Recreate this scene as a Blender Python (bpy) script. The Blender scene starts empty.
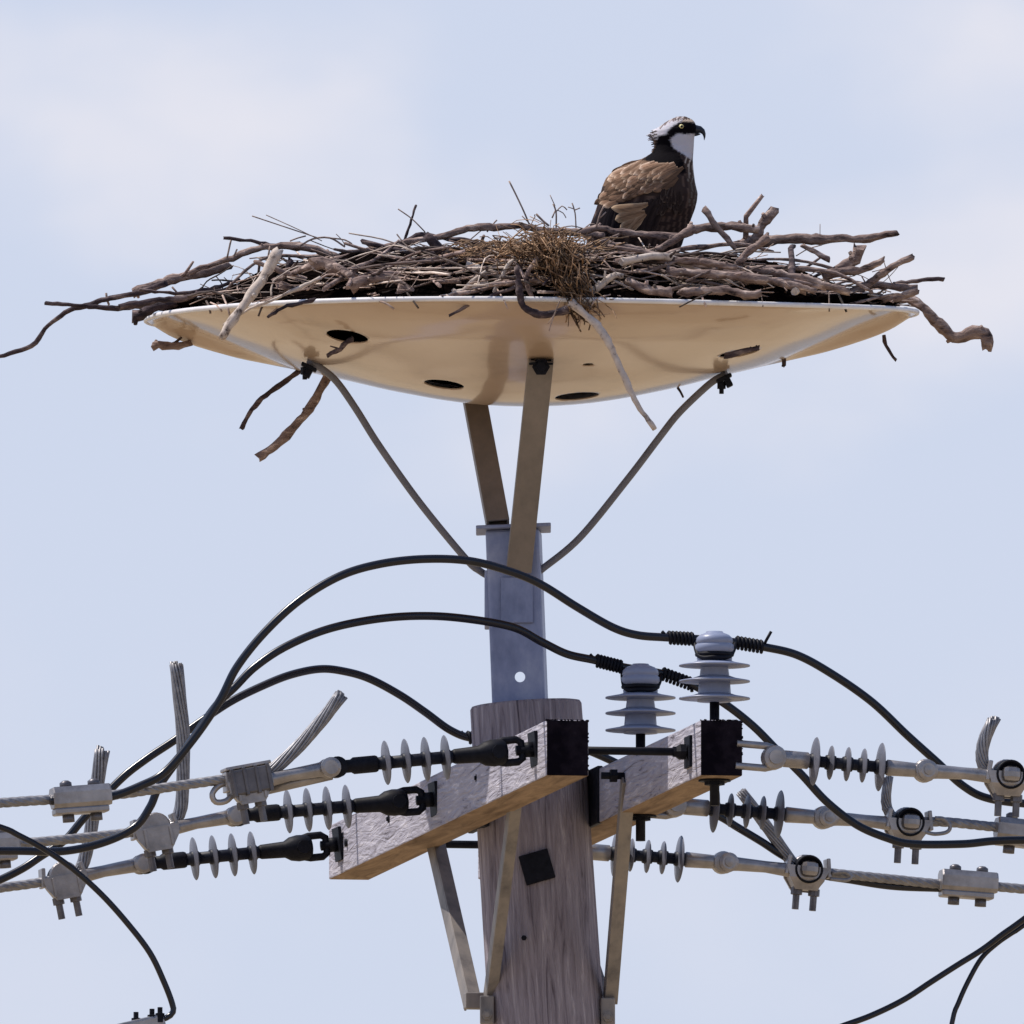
import bpy, bmesh, math, random
from mathutils import Vector, Matrix
from mathutils.bvhtree import BVHTree

random.seed(11)
R_ = math.radians
scene = bpy.context.scene

# ------------------------------------------------------------------ camera, world, sun, exposure
ELEV = R_(5.2); DIST = 78.0; S = 0.00212          # metres per photo pixel at the pole
CAM_Z = 1.6
ctr = Vector((0, 0, CAM_Z + DIST*math.sin(ELEV)))
campos = Vector((0, -DIST*math.cos(ELEV), CAM_Z))
FPX = DIST/S
cam = bpy.data.cameras.new("camera"); co = bpy.data.objects.new("camera", cam)
scene.collection.objects.link(co); scene.camera = co
cam.sensor_width = 36; cam.lens = FPX/1024*36
cam.clip_start = 1; cam.clip_end = 20000
co.location = campos; co.rotation_euler = (math.pi/2 + ELEV, 0, 0)

SUN_EL, SUN_AZ = R_(61), R_(-74)                   # azimuth from +Y (away from camera) towards +X
CLOUD = (3.56, 5.2, .7)
w = bpy.data.worlds.new("World"); scene.world = w; w.use_nodes = True
nt = w.node_tree; N = nt.nodes; L = nt.links
bg = N["Background"]; bg.inputs[1].default_value = 0.142
sky = N.new("ShaderNodeTexSky"); sky.sky_type = 'NISHITA'; sky.sun_disc = False
sky.sun_elevation = SUN_EL; sky.sun_rotation = SUN_AZ
sky.air_density = 1.0; sky.dust_density = 0.6; sky.ozone_density = 3.0; sky.altitude = 0
tc = N.new("ShaderNodeTexCoord")
def wmix(a, b, f):
    m = N.new("ShaderNodeMix"); m.data_type = 'RGBA'
    for q, k in ((a, 6), (b, 7), (f, 0)):
        if isinstance(q, (tuple, float)): m.inputs[k].default_value = q
        else: L.new(q, m.inputs[k])
    return m.outputs[2]
sx = N.new("ShaderNodeSeparateXYZ"); L.new(tc.outputs['Generated'], sx.inputs[0])
hz = N.new("ShaderNodeMapRange"); hz.interpolation_type = 'SMOOTHSTEP'                    # pale haze low over the horizon
hz.inputs[1].default_value = .10; hz.inputs[2].default_value = .42; hz.inputs[3].default_value = .9; hz.inputs[4].default_value = 0
L.new(sx.outputs[2], hz.inputs[0])
hs = N.new("ShaderNodeHueSaturation"); hs.inputs['Saturation'].default_value = 1.15; L.new(sky.outputs[0], hs.inputs['Color'])
hazy = wmix(hs.outputs[0], (4.46, 4.80, 5.92, 1), hz.outputs[0])
mp = N.new("ShaderNodeMapping"); mp.inputs['Scale'].default_value = (70, 70, 110); mp.inputs['Location'].default_value = CLOUD
no = N.new("ShaderNodeTexNoise"); no.inputs['Scale'].default_value = 1.0; no.inputs['Detail'].default_value = 4
no.inputs['Roughness'].default_value = .45
cr = N.new("ShaderNodeMapRange"); cr.interpolation_type = 'SMOOTHSTEP'
cr.inputs[1].default_value = .47; cr.inputs[2].default_value = .76; cr.inputs[3].default_value = 0; cr.inputs[4].default_value = 1.0
L.new(tc.outputs['Generated'], mp.inputs['Vector']); L.new(mp.outputs[0], no.inputs['Vector']); L.new(no.outputs['Fac'], cr.inputs[0])
cz = N.new("ShaderNodeMapRange"); cz.interpolation_type = 'SMOOTHSTEP'; cz.inputs[1].default_value = .082; cz.inputs[2].default_value = .097; cz.inputs[3].default_value = .25
L.new(sx.outputs[2], cz.inputs[0])
mu = N.new("ShaderNodeMath"); mu.operation = 'MULTIPLY'; L.new(cr.outputs[0], mu.inputs[0]); L.new(cz.outputs[0], mu.inputs[1])
L.new(wmix(hazy, (5.65, 5.62, 6.15, 1), mu.outputs[0]), bg.inputs[0])

sl = bpy.data.lights.new("sun", 'SUN'); sl.energy = 5.0; sl.angle = R_(0.53); sl.color = (1.0, .93, .84)
so = bpy.data.objects.new("sun", sl); scene.collection.objects.link(so)
sdir = Vector((math.sin(SUN_AZ)*math.cos(SUN_EL), math.cos(SUN_AZ)*math.cos(SUN_EL), math.sin(SUN_EL)))
so.rotation_euler = sdir.to_track_quat('Z', 'Y').to_euler(); so.location = (0, 0, 30)
vs = scene.view_settings; vs.view_transform = 'Standard'; vs.look = 'None'; vs.gamma = 1; vs.exposure = 0.0
vs.use_curve_mapping = False

# ------------------------------------------------------------------ helpers
RIGHT = Vector((1, 0, 0)); FWD = Vector((0, math.cos(ELEV), math.sin(ELEV))); UP = Vector((0, -math.sin(ELEV), math.cos(ELEV)))
def at(px, py, y=0.0):
    "point of the place seen at photo pixel (px,py) standing y metres beyond the pole's axis"
    d = FWD + RIGHT*((px-512)/FPX) + UP*((512-py)/FPX)
    return campos + d*((y-campos.y)/d.y)
def ray(px, py):
    return (FWD + RIGHT*((px-512)/FPX) + UP*((512-py)/FPX)).normalized()
def lerp(a, b, t): return a+(b-a)*t
def interp(tab, x):
    if x <= tab[0][0]: return tab[0][1]
    for (x0, y0), (x1, y1) in zip(tab, tab[1:]):
        if x <= x1: return lerp(y0, y1, (x-x0)/(x1-x0) if x1 > x0 else 0)
    return tab[-1][1]
def smooth(pts, step):
    "Catmull-Rom through pts, about step metres apart"
    P = [pts[0]*2-pts[1]] + list(pts) + [pts[-1]*2-pts[-2]]
    out = []
    for i in range(1, len(P)-2):
        a, b, c, d = P[i-1:i+3]
        n = max(1, min(60, int(math.ceil((c-b).length/step))))
        for k in range(n):
            t = k/n
            out.append(.5*((2*b)+(c-a)*t+(2*a-5*b+4*c-d)*t*t+(3*b-a-3*c+d)*t**3))
    out.append(P[-2].copy())
    return out

class MB:
    def __init__(s): s.v = []; s.f = []; s.m = []; s.sm = []; s.col = None
    def add(s, vs_, fs, mi=0, sm=True):
        o = len(s.v); s.v += [Vector(q) for q in vs_]
        for f in fs: s.f.append([i+o for i in f]); s.m.append(mi); s.sm.append(sm)
        return s
    def tube(s, pts, r, n=10, mi=0, cap=True, lobes=0, twist=0.0, lob=.1, rough=0.0, jag=0.0):
        k = len(pts); rr = r if isinstance(r, (list, tuple)) else [r]*k
        T = [(pts[min(i+1, k-1)]-pts[max(i-1, 0)]).normalized() for i in range(k)]
        a = Vector((0, 0, 1)) if abs(T[0].z) < .9 else Vector((1, 0, 0))
        nrm = (a-T[0]*a.dot(T[0])).normalized(); V = []; F = []; dist = 0
        for i in range(k):
            nrm = (nrm-T[i]*nrm.dot(T[i])).normalized(); bn = T[i].cross(nrm)
            if i: dist += (pts[i]-pts[i-1]).length
            for j in range(n):
                an = 2*math.pi*j/n
                q = rr[i]*(1+(lob*math.cos(lobes*(an)-twist*dist) if lobes else 0)+(random.uniform(-rough, rough) if rough else 0))
                V.append(pts[i]+(nrm*math.cos(an)+bn*math.sin(an))*q)
        for i in range(k-1):
            for j in range(n):
                F.append([i*n+j, i*n+(j+1) % n, (i+1)*n+(j+1) % n, (i+1)*n+j])
        if jag:
            for j in range(n):
                V[j] = V[j]-T[0]*rr[0]*random.uniform(-jag*.3, jag); V[-1-j] = V[-1-j]+T[-1]*rr[-1]*random.uniform(-jag*.3, jag)
        s.add(V, F, mi)
        if cap:
            o = len(s.v)-len(V)
            s.f.append([o+j for j in range(n)][::-1]); s.m.append(mi); s.sm.append(False)
            s.f.append([o+(k-1)*n+j for j in range(n)]); s.m.append(mi); s.sm.append(False)
        return s
    def box(s, M, size, mi=0, bev=0.0, mis=None):
        "box about M's origin; mis = material index per face -x,+x,-y,+y,-z,+z"
        hx, hy, hz = [q/2 for q in size]
        bm = bmesh.new(); bmesh.ops.create_cube(bm, size=1)
        for v in bm.verts: v.co = Vector((v.co.x*2*hx, v.co.y*2*hy, v.co.z*2*hz))
        if bev: bmesh.ops.bevel(bm, geom=bm.edges[:], offset=bev, segments=2, affect='EDGES', profile=.5)
        bm.normal_update(); o = len(s.v)
        for i, v in enumerate(bm.verts): v.index = i; s.v.append(M @ v.co)
        for f in bm.faces:
            s.f.append([v.index+o for v in f.verts]); n = f.normal; m = mi
            if mis:
                ax = max(range(3), key=lambda q: abs(n[q]))
                m = mis[ax*2+(1 if n[ax] > 0 else 0)]
            s.m.append(m); s.sm.append(False)
        bm.free(); return s
    def lathe(s, M, prof, n=24, mi=0, sm=True):
        "profile (r,h) turned about M's z axis"
        V = []; F = []; k = len(prof)
        for r, h in prof:
            for j in range(n):
                a = 2*math.pi*j/n; V.append(M @ Vector((r*math.cos(a), r*math.sin(a), h)))
        for i in range(k-1):
            for j in range(n): F.append([i*n+j, i*n+(j+1) % n, (i+1)*n+(j+1) % n, (i+1)*n+j])
        if prof[0][0] > 1e-6: F.append([j for j in range(n)][::-1])
        if prof[-1][0] > 1e-6: F.append([(k-1)*n+j for j in range(n)])
        return s.add(V, F, mi, sm)
    def build(s, name, mats, parent=None, M=None):
        me = bpy.data.meshes.new(name)
        loc = parent.matrix_world.translation if parent else Vector((0, 0, 0))
        base = None
        if M is None and parent is None:
            c = sum(s.v, Vector())/max(1, len(s.v)); base = c; vv = [v-c for v in s.v]
        elif M is None: vv = [v-loc for v in s.v]
        else: vv = s.v
        me.from_pydata([tuple(v) for v in vv], [], s.f)
        for m in (mats if isinstance(mats, (list, tuple)) else [mats]): me.materials.append(m)
        me.polygons.foreach_set('material_index', s.m); me.polygons.foreach_set('use_smooth', s.sm)
        if s.col is not None:
            ca = me.color_attributes.new("plumage", 'FLOAT_COLOR', 'POINT')
            ca.data.foreach_set('color', [q for c in s.col for q in (c[0], c[1], c[2], 1)])
        me.update()
        o = bpy.data.objects.new(name, me); scene.collection.objects.link(o)
        if parent: o.parent = parent
        if M is not None: o.matrix_local = (Matrix.Translation(-loc) @ M) if parent else M
        elif base is not None: o.location = base
        return o

def tag(o, label=None, cat=None, group=None, kind=None):
    if label: o['label'] = label
    if cat: o['category'] = cat
    if group: o['group'] = group
    if kind: o['kind'] = kind
    return o
def empty(name, loc, label, cat, group=None):
    o = bpy.data.objects.new(name, None); scene.collection.objects.link(o)
    o.empty_display_size = .1; o.location = loc; o.matrix_world = Matrix.Translation(loc)
    return tag(o, label, cat, group)
def rot_empty(name, M, label, cat, group=None):
    o = bpy.data.objects.new(name, None); scene.collection.objects.link(o)
    o.empty_display_size = .1; o.matrix_world = M
    return tag(o, label, cat, group)
def part_local(mb, name, mats, parent):
    "mesh already given in the parent's own frame"
    o = mb.build(name, mats, None, Matrix.Identity(4)); o.parent = parent; o.matrix_local = Matrix.Identity(4); return o
def copy_tree(o, parent=None):
    c = o.copy(); scene.collection.objects.link(c); c.parent = parent
    for ch in [q for q in bpy.data.objects if q.parent == o]: copy_tree(ch, c)
    return c
def frame(p, x, up=Vector((0, 0, 1))):
    "matrix at p with X along x and Z as near up as can be"
    x = x.normalized(); z = (up-x*up.dot(x)).normalized(); y = z.cross(x)
    M = Matrix((x, y, z)).transposed().to_4x4(); M.translation = p; return M
def zframe(p, z):
    M = z.normalized().to_track_quat('Z', 'Y').to_matrix().to_4x4(); M.translation = p; return M
def under(child, parent):
    "make child a sub-part of parent, staying where it is"
    bpy.context.view_layer.update()
    M = parent.matrix_world.inverted() @ child.matrix_world
    child.parent = parent; child.matrix_parent_inverse = Matrix.Identity(4); child.matrix_local = M
    return child
T_ = Matrix.Translation

# ------------------------------------------------------------------ materials
def mat(name, base, rough=.6, metal=0.0, coat=0.0, spec=.3):
    m = bpy.data.materials.new(name); m.use_nodes = True
    b = m.node_tree.nodes["Principled BSDF"]
    b.inputs['Base Color'].default_value = (*base, 1); b.inputs['Roughness'].default_value = rough
    b.inputs['Metallic'].default_value = metal; b.inputs['Specular IOR Level'].default_value = spec
    b.inputs['Coat Weight'].default_value = coat
    b.inputs['Coat Roughness'].default_value = .12
    return m
def noisy(name, cols, scale, rough=.7, stretch=(1, 1, 1), bump=.3, bscale=None, metal=0.0, detail=6, pos=None, dist=.002, coat=0, distort=0.0, island=0.0, coords='Object'):
    m = mat(name, cols[0], rough, metal, coat); t = m.node_tree; n = t.nodes; l = t.links; b = n["Principled BSDF"]
    c = n.new("ShaderNodeTexCoord"); mp = n.new("ShaderNodeMapping"); mp.inputs['Scale'].default_value = stretch
    tx = n.new("ShaderNodeTexNoise"); tx.inputs['Scale'].default_value = scale; tx.inputs['Detail'].default_value = detail
    tx.inputs['Roughness'].default_value = .65; tx.inputs['Distortion'].default_value = distort
    l.new(c.outputs[coords], mp.inputs[0]); l.new(mp.outputs[0], tx.inputs['Vector'])
    rp = n.new("ShaderNodeValToRGB"); e = rp.color_ramp.elements
    while len(e) < len(cols): e.new(.5)
    for i, q in enumerate(cols):
        e[i].position = pos[i] if pos else .3+.4*i/max(1, len(cols)-1); e[i].color = (*q, 1)
    l.new(tx.outputs['Fac'], rp.inputs[0]); out = rp.outputs[0]
    if island:
        g = n.new("ShaderNodeNewGeometry"); hv = n.new("ShaderNodeHueSaturation")
        mr = n.new("ShaderNodeMapRange"); mr.inputs[3].default_value = 1-island; mr.inputs[4].default_value = 1+island*1.5
        l.new(g.outputs['Random Per Island'], mr.inputs[0]); l.new(mr.outputs[0], hv.inputs['Value']); l.new(out, hv.inputs['Color']); out = hv.outputs[0]
    l.new(out, b.inputs['Base Color'])
    if bump:
        t2 = n.new("ShaderNodeTexNoise"); t2.inputs['Scale'].default_value = bscale or scale*2; t2.inputs['Detail'].default_value = 5
        t2.inputs['Distortion'].default_value = distort
        l.new(mp.outputs[0], t2.inputs['Vector'])
        bp = n.new("ShaderNodeBump"); bp.inputs['Strength'].default_value = bump; bp.inputs['Distance'].default_value = dist
        l.new(t2.outputs['Fac'], bp.inputs['Height']); l.new(bp.outputs[0], b.inputs['Normal'])
    return m

M_pole = noisy("weathered_pole_wood", [(.04, .03, .042), (.20, .172, .20), (.29, .257, .29), (.52, .47, .51)], 9, .9, (4.5, 4.5, .35), .9, 30, pos=[.30, .42, .58, .74], dist=.006, distort=1.7, detail=11)
M_arm = noisy("weathered_arm_wood", [(.07, .06, .075), (.31, .295, .35), (.36, .345, .40), (.58, .55, .60)], 26, .9, (.22, 2.0, 2.0), 1.0, 30, pos=[.30, .42, .56, .70], dist=.007, distort=1.6, detail=11)
M_armbot = noisy("bounce_brown_underside", [(.12, .075, .045), (.33, .23, .15)], 14, .9, (.3, 2, 2), .6, 26, dist=.004, distort=.9)  # warm ground bounce is painted into this underside brown
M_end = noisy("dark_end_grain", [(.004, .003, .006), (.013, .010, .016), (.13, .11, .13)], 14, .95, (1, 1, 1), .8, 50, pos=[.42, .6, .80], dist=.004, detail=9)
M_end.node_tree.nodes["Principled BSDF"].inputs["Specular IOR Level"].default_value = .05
M_galv = noisy("galvanised_steel", [(.13, .16, .27), (.22, .255, .40), (.33, .365, .50)], 11, .45, (1, 1, .6), .15, 60, metal=.2, detail=10)
M_beige = noisy("beige_painted_dish", [(.33, .24, .17), (.46, .335, .24), (.50, .37, .268)], 4.5, .36, (1, 1, 1), .0, coat=.75, pos=[.22, .42, .8], detail=10)
M_beige.node_tree.nodes["Principled BSDF"].inputs["Coat Roughness"].default_value = .11
M_rim = noisy("skylit_rim_white", [(.62, .60, .60), (.80, .78, .80)], 20, .4, (1, 1, 1), .1)  # sky and sun caught by the rim are painted in as white
M_brace = noisy("grey_steel_brace", [(.10, .095, .10), (.22, .20, .19), (.30, .265, .235)], 16, .5, (1, 1, .3), .25, 50, metal=.15, pos=[.28, .5, .75], detail=9)
M_bar = noisy("beige_steel_bar", [(.16, .14, .125), (.24, .205, .18)], 18, .5, (1, 1, .3), .15, 50, detail=9)
M_greyrod = noisy("grey_painted_rod", [(.12, .12, .145), (.18, .18, .21)], 20, .4, (1, 1, 1), 0)
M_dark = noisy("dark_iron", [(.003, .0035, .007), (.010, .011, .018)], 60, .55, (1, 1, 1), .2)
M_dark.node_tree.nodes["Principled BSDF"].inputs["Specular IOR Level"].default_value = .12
M_cable = noisy("black_cable_jacket", [(.004, .005, .011), (.008, .009, .018)], 30, .24, (1, 1, 1), 0)
M_cable.node_tree.nodes["Principled BSDF"].inputs["Specular IOR Level"].default_value = .4
M_alu = noisy("grey_aluminium", [(.20, .19, .195), (.36, .34, .345)], 22, .34, (1, 1, 1), .2, 120, metal=.65, pos=[.3, .7])
M_alud = noisy("dull_dark_aluminium", [(.07, .068, .08), (.15, .145, .16)], 22, .4, (1, 1, 1), .2, 120, metal=.5, pos=[.3, .7])
M_strand = noisy("stranded_aluminium", [(.15, .15, .17), (.30, .295, .31)], 60, .45, (1, 1, 1), 0, metal=.5)
M_poly = noisy("grey_polymer", [(.10, .105, .135), (.155, .16, .20)], 25, .45, (1, 1, 1), .05)
M_polyd = noisy("dark_polymer_core", [(.006, .008, .018), (.016, .019, .032)], 25, .5, (1, 1, 1), .05)
M_polyd.node_tree.nodes["Principled BSDF"].inputs["Specular IOR Level"].default_value = .18
M_porc = noisy("pale_grey_polymer", [(.21, .24, .35), (.26, .295, .41)], 20, .35, (1, 1, 1), .03)
M_bark = noisy("weathered_bark", [(.016, .010, .011), (.13, .09, .08), (.20, .145, .125), (.56, .44, .38)], 60, .92, (.35, 1, 1), 1.0, 120, pos=[.34, .44, .56, .72], island=.68, dist=.005, detail=9)
M_barkd = noisy("dark_bark", [(.008, .005, .008), (.05, .034, .038), (.24, .18, .16)], 50, .92, (.35, 1, 1), 1.0, 120, pos=[.34, .52, .74], island=.5, dist=.005, detail=9)
M_pale = noisy("bare_pale_wood", [(.07, .05, .045), (.46, .38, .33), (.62, .54, .48)], 45, .85, (1, 1, 1), .7, 90, pos=[.33, .44, .72])
M_straw = noisy("dry_straw", [(.07, .04, .026), (.31, .195, .115)], 30, .9, (1, 1, 1), 0, island=.7)
M_litter = noisy("shade_black_litter", [(.001, .0008, .001), (.008, .0055, .005)], 30, 1.0, (1, 1, 1), 1.0, 60, dist=.02)  # near black paints in the shade between the sticks
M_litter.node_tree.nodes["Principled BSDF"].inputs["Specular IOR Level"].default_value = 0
M_twigp = noisy("bleached_twig", [(.26, .20, .165), (.66, .55, .47)], 40, .9, (1, 1, 1), 0, island=.5)
M_twig = noisy("thin_twig", [(.06, .042, .038), (.34, .25, .205)], 30, .9, (1, 1, 1), 0, island=.9)

# ------------------------------------------------------------------ setting: ground
g = MB(); gn = 40; G = 3000.0
gv = []; gf = []
for i in range(gn+1):
    for j in range(gn+1):
        a = (i/gn*2-1); b_ = (j/gn*2-1)
        gv.append((a*abs(a)*G, b_*abs(b_)*G, 0))
for i in range(gn):
    for j in range(gn):
        q = i*(gn+1)+j; gf.append([q, q+gn+1, q+gn+2, q+1])
g.add(gv, gf, 0, False)
M_ground = noisy("dry_grass_and_sand", [(.22, .17, .10), (.36, .28, .18), (.46, .38, .27)], .35, .95, (1, 1, 1), .3, 6)
tag(g.build("ground", M_ground, None, Matrix.Identity(4)), kind='structure')
wv = MB(); ww = [(-G*.99, 60), (G*.99, 60), (G*.99, G*.99), (-G*.99, G*.99)]                    # unseen bay sheets, added to give the dish something to reflect
wv.add([(a, b, .05) for a, b in ww], [[0, 1, 2, 3]], 0, False)
wv.add([(-G*.99, -G*.99, .05), (G*.99, -G*.99, .05), (G*.99, -170, .05), (-G*.99, -170, .05)], [[0, 1, 2, 3]], 0, False)
M_addwater = noisy("added_bay_water", [(.03, .05, .06), (.05, .075, .085)], .05, .25, (1, 1, 1), .4, .4, dist=.3)
tag(wv.build("added_water", M_addwater, None, Matrix.Identity(4)), kind='structure')

# ------------------------------------------------------------------ utility pole with its two crossarms
top = at(526.5, 704, 0); low = at(547, 1024, 0)
axis = (top-low).normalized()
foot = low - axis*((low.z+0.3)/axis.z)
plen = (top-foot).length
pole = empty("utility_pole", Vector((foot.x, foot.y, 0)), "weathered grey wooden utility pole with twin crossarms and braces", "utility pole")
RT = 56*S
prof = []
nseg = 60
for i in range(nseg+1):
    h = plen*i/nseg
    prof.append((RT + (plen-h)*.0055, h))
prof[-1] = (RT*.995, plen-.006); prof += [(RT*.965, plen), (RT*.5, plen+.004), (0.0, plen+.006)]
sh = MB(); sh.lathe(Matrix.Identity(4), prof, 56)
for v in sh.v:                                    # a trunk is never quite round
    a = math.atan2(v.y, v.x); v.x *= 1+.012*math.sin(3*a+v.z*.7)+.006*math.sin(11*a+v.z*2.1); v.y *= 1+.012*math.sin(3*a+v.z*.7)+.006*math.sin(11*a+v.z*2.1)
sh.build("shaft", M_pole, pole, zframe(foot, axis))

A = math.asin(220*S/2.72)
U = Vector((math.sin(A), -math.cos(A), 0)); Vv = Vector((math.cos(A), math.sin(A), 0))   # towards viewer / to the right
LA, WA, HA = 2.72, .0886, .1165
def arm(px, py, y):
    near = at(px, py, y); c = near - U*(LA/2)
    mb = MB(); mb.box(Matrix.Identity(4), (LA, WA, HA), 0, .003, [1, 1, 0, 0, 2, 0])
    for _ in range(46):
        e_ = random.choice(['t', 't', 'r']); q = random.uniform(-.5, .5); z_ = random.uniform(.0008, .0019)
        yy, zz = {'t': (q*WA, HA/2), 'r': (WA/2, q*HA), 'l': (-WA/2, q*HA)}[e_]
        # local Y of the arm's frame runs across, Z up
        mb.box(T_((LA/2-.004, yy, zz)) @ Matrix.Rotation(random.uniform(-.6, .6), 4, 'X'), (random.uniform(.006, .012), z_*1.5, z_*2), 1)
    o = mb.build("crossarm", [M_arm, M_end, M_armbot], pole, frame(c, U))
    return c
cL = arm(567.5, 748, -1.37)
cR = arm(721.5, 748, -1.31)
def on_arm(c, u, v=0, h=0): return c + U*u + Vv*v + Vector((0, 0, h))
def yface(px, x0, y0): return y0 + (x0-px)*(LA*math.cos(A)/220)
yL = lambda px: yface(px, 547, -1.37)              # left face of the left arm
yRl = lambda px: yface(px, 701, -1.32)             # left face of the right arm
yRr = lambda px: yface(px, 742, -1.30)             # right face of the right arm

def bolt_head(mb, p, d, r=.011, l=.02):
    mb.lathe(zframe(p, d), [(r, 0), (r, l*.6), (r*.55, l*.62), (r*.55, l)], 6, 0, False)
def washer(mb, p, d, s_, th=.006):
    mb.box(zframe(p, d), (s_, s_, th), 0, .001)

# rods tying the two arms to each other
for pxa, pya in ((690, 752), (500, 845)):
    y = yRl(pxa); p = at(pxa, pya, y-.002); q = p - Vv*.62*1.0
    mb = MB(); q = p - Vv*(.115*2+WA+.02)
    mb.tube([q, p + Vv*(WA+.02)], .0085, 10)
    mb.build("spacer_rod", M_dark, pole)
    mb = MB(); washer(mb, p-Vv*.004, -Vv, .066); mb.lathe(zframe(p-Vv*.01, -Vv), [(.018, 0), (.018, .012), (.012, .02), (.012, .026)], 6, 0, False)
    mb.build("square_washer", M_dark, pole)
    mb = MB(); washer(mb, p+Vv*(WA+.006), Vv, .066); mb.lathe(zframe(p+Vv*(WA+.01), Vv), [(.014, 0), (.014, .006)], 6, 0, False)
    mb.build("square_washer", M_dark, pole)
mb = MB(); mb.box(frame(at(591, 800, yRl(591))-Vv*.006, U), (.29, .012, .122), 0, .002); mb.build("dark_plate", M_dark, pole)  # thin dark plate lying on the arm's face beside the pole
mb = MB(); mb.box(frame(at(476, 802, yface(476, 588, -1.37))+Vv*.006, U), (.2, .012, .118), 0, .002); mb.build("dark_plate", M_dark, pole)
# small bolt holes on the left arm's face
for px, py in ((478, 778), (390, 819)):
    p = at(px, py, yL(px)-.001); mb = MB(); bolt_head(mb, p, -Vv, .009, .008); mb.build("bolt", M_dark, pole)
# big square washer on the pole
pw = at(537, 867, -.1225)
mb = MB(); Mw = frame(pw, Vector((1, 0, 0))) @ Matrix.Rotation(R_(90), 4, 'X') @ Matrix.Rotation(R_(16), 4, 'Z')
mb.box(Mw, (.064, .064, .012), 0, .002); mb.build("square_washer", M_dark, pole)
p = at(524, 938, -.121); mb = MB(); bolt_head(mb, p, Vector((0, -1, 0)), .006, .008); mb.build("bolt", M_dark, pole)

def brace(a, b, side, wide=.042, thin=.005):
    wide *= .66
    "angle iron from a (arm) to b (pole), flat leg towards side"
    d = (b-a); M = frame((a+b)/2, d, side); l = d.length
    mb = MB(); mb.box(M @ T_((0, 0, 0)), (l, thin, wide), 0, .001)
    mb.box(M @ T_((0, wide/2+thin/2+.0005, -wide/2+thin/2)), (l, wide, thin), 0, .001)
    o = mb.build("crossarm_brace", M_brace, pole)
    mb = MB()
    return o
fw = Vector((0, -1, 0))
pl = at(484, 1004, -.03); plf = at(480, 1004, .03); pr = at(611, 1006, -.03); prf = at(606, 1006, .05)
brace(at(517, 800, -.50), at(491, 1002, -.03), Vector((1, .3, 0)), .036)
brace(at(434, 822, .51), at(475, 1000, .04), Vector((1, .5, 0)), .044)
brace(at(629, 782, -.44), at(611, 1004, -.03), Vector((1, .15, 0)), .042)
brace(at(549, 830, .55), at(606, 1000, .05), Vector((1, .4, 0)), .040)
mb = MB(); mb.box(frame(at(476, 1001, .03), Vector((1, .2, 0))), (.05, .03, .035), 0, .003); mb.build("brace_foot", M_brace, pole)
for p, d in ((at(487, 1010, -.06), fw), (at(608, 1012, -.05), fw)):
    mb = MB(); mb.box(frame(p, Vector((1, 0, 0))), (.03, .02, .06), 0, .003); bolt_head(mb, p-Vector((0, .01, .012)), fw, .011, .018)
    mb.build("brace_bracket", M_brace, pole)
# bolt and washer holding the near right brace to the arm
p = at(627, 776, yRl(627)-.003); mb = MB(); washer(mb, p, -Vv, .05); mb.tube([p, p-Vv*.055], .0075, 10); mb.lathe(zframe(p-Vv*.022, -Vv), [(.015, 0), (.015, .014)], 6, 0, False)
mb.build("brace_bolt", M_dark, pole)

# ------------------------------------------------------------------ nest platform: dish on a bracket
plat = empty("nest_platform", at(519, 704, 0), "beige dish shaped nesting platform on a steel bracket above the pole", "nesting platform")
RD = 386*S; DD = 88*S
dc = at(531.5, 318.5, 0)
TILT = R_(2.75)
Md = T_(dc) @ Matrix.Rotation(R_(-.55), 4, 'Y') @ Matrix.Rotation(TILT, 4, 'X')
Md = T_(dc) @ Matrix.Rotation(R_(-.4), 4, 'Y') @ Matrix.Rotation(TILT, 4, 'X')
DTAB = [(-.1, 87.5), (0, 88), (.1, 86.5), (.17, 84), (.25, 79.5), (.38, 69.5), (.5, 58), (.62, 48), (.79, 34), (.92, 18.5), (.965, 10), (1.0, 0), (1.03, -6)]
def sstep(a, b, x):
    t = min(1, max(0, (x-a)/(b-a))); return t*t*(3-2*t)
def crease(x, y):
    'the dish is creased along its left and right flanks'
    q = math.hypot(x, y)/RD
    k = sstep(.56, .90, abs(x)/RD)*(1-sstep(.95, 1.0, q))
    return .034*k*(1-sstep(.085, .135, y))
def dish_z(r): 
    q = min(1, max(0, r/RD)); f = lambda t: interp(DTAB, t)
    return -S*(f(q-.03)+2*f(q)+f(q+.03))/4
dm = MB(); nr, na = 70, 256
V = []; F = []
TH = .0025
for layer in (0, 1):
    for i in range(nr+1):
        r = RD*(i/nr) if i else .002
        for j in range(na):
            a = 2*math.pi*j/na
            wob = .004*math.sin(2*a+.6)*(r/RD)**2+.003*math.sin(3*a+1)*(r/RD)**2
            V.append((r*math.cos(a), r*math.sin(a), dish_z(r)+wob+crease(r*math.cos(a), r*math.sin(a))+(TH if layer else 0)))
for layer in (0, 1):
    o = layer*(nr+1)*na
    for i in range(nr):
        for j in range(na):
            f = [o+i*na+j, o+i*na+(j+1) % na, o+(i+1)*na+(j+1) % na, o+(i+1)*na+j]
            F.append(f if layer else f[::-1])
    f = [o+j for j in range(na)]
    F.append(f[::-1] if layer else f)
o2 = (nr+1)*na
for j in range(na):
    a, b_ = nr*na+j, nr*na+(j+1) % na
    F.append([a, b_, b_+o2, a+o2])
dm.add(V, F)
dish = dm.build("dish", M_beige, plat, Md)
bm = bmesh.new(); bm.from_mesh(dish.data); bmesh.ops.recalc_face_normals(bm, faces=bm.faces)
MdI = Md.inverted()
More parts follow.
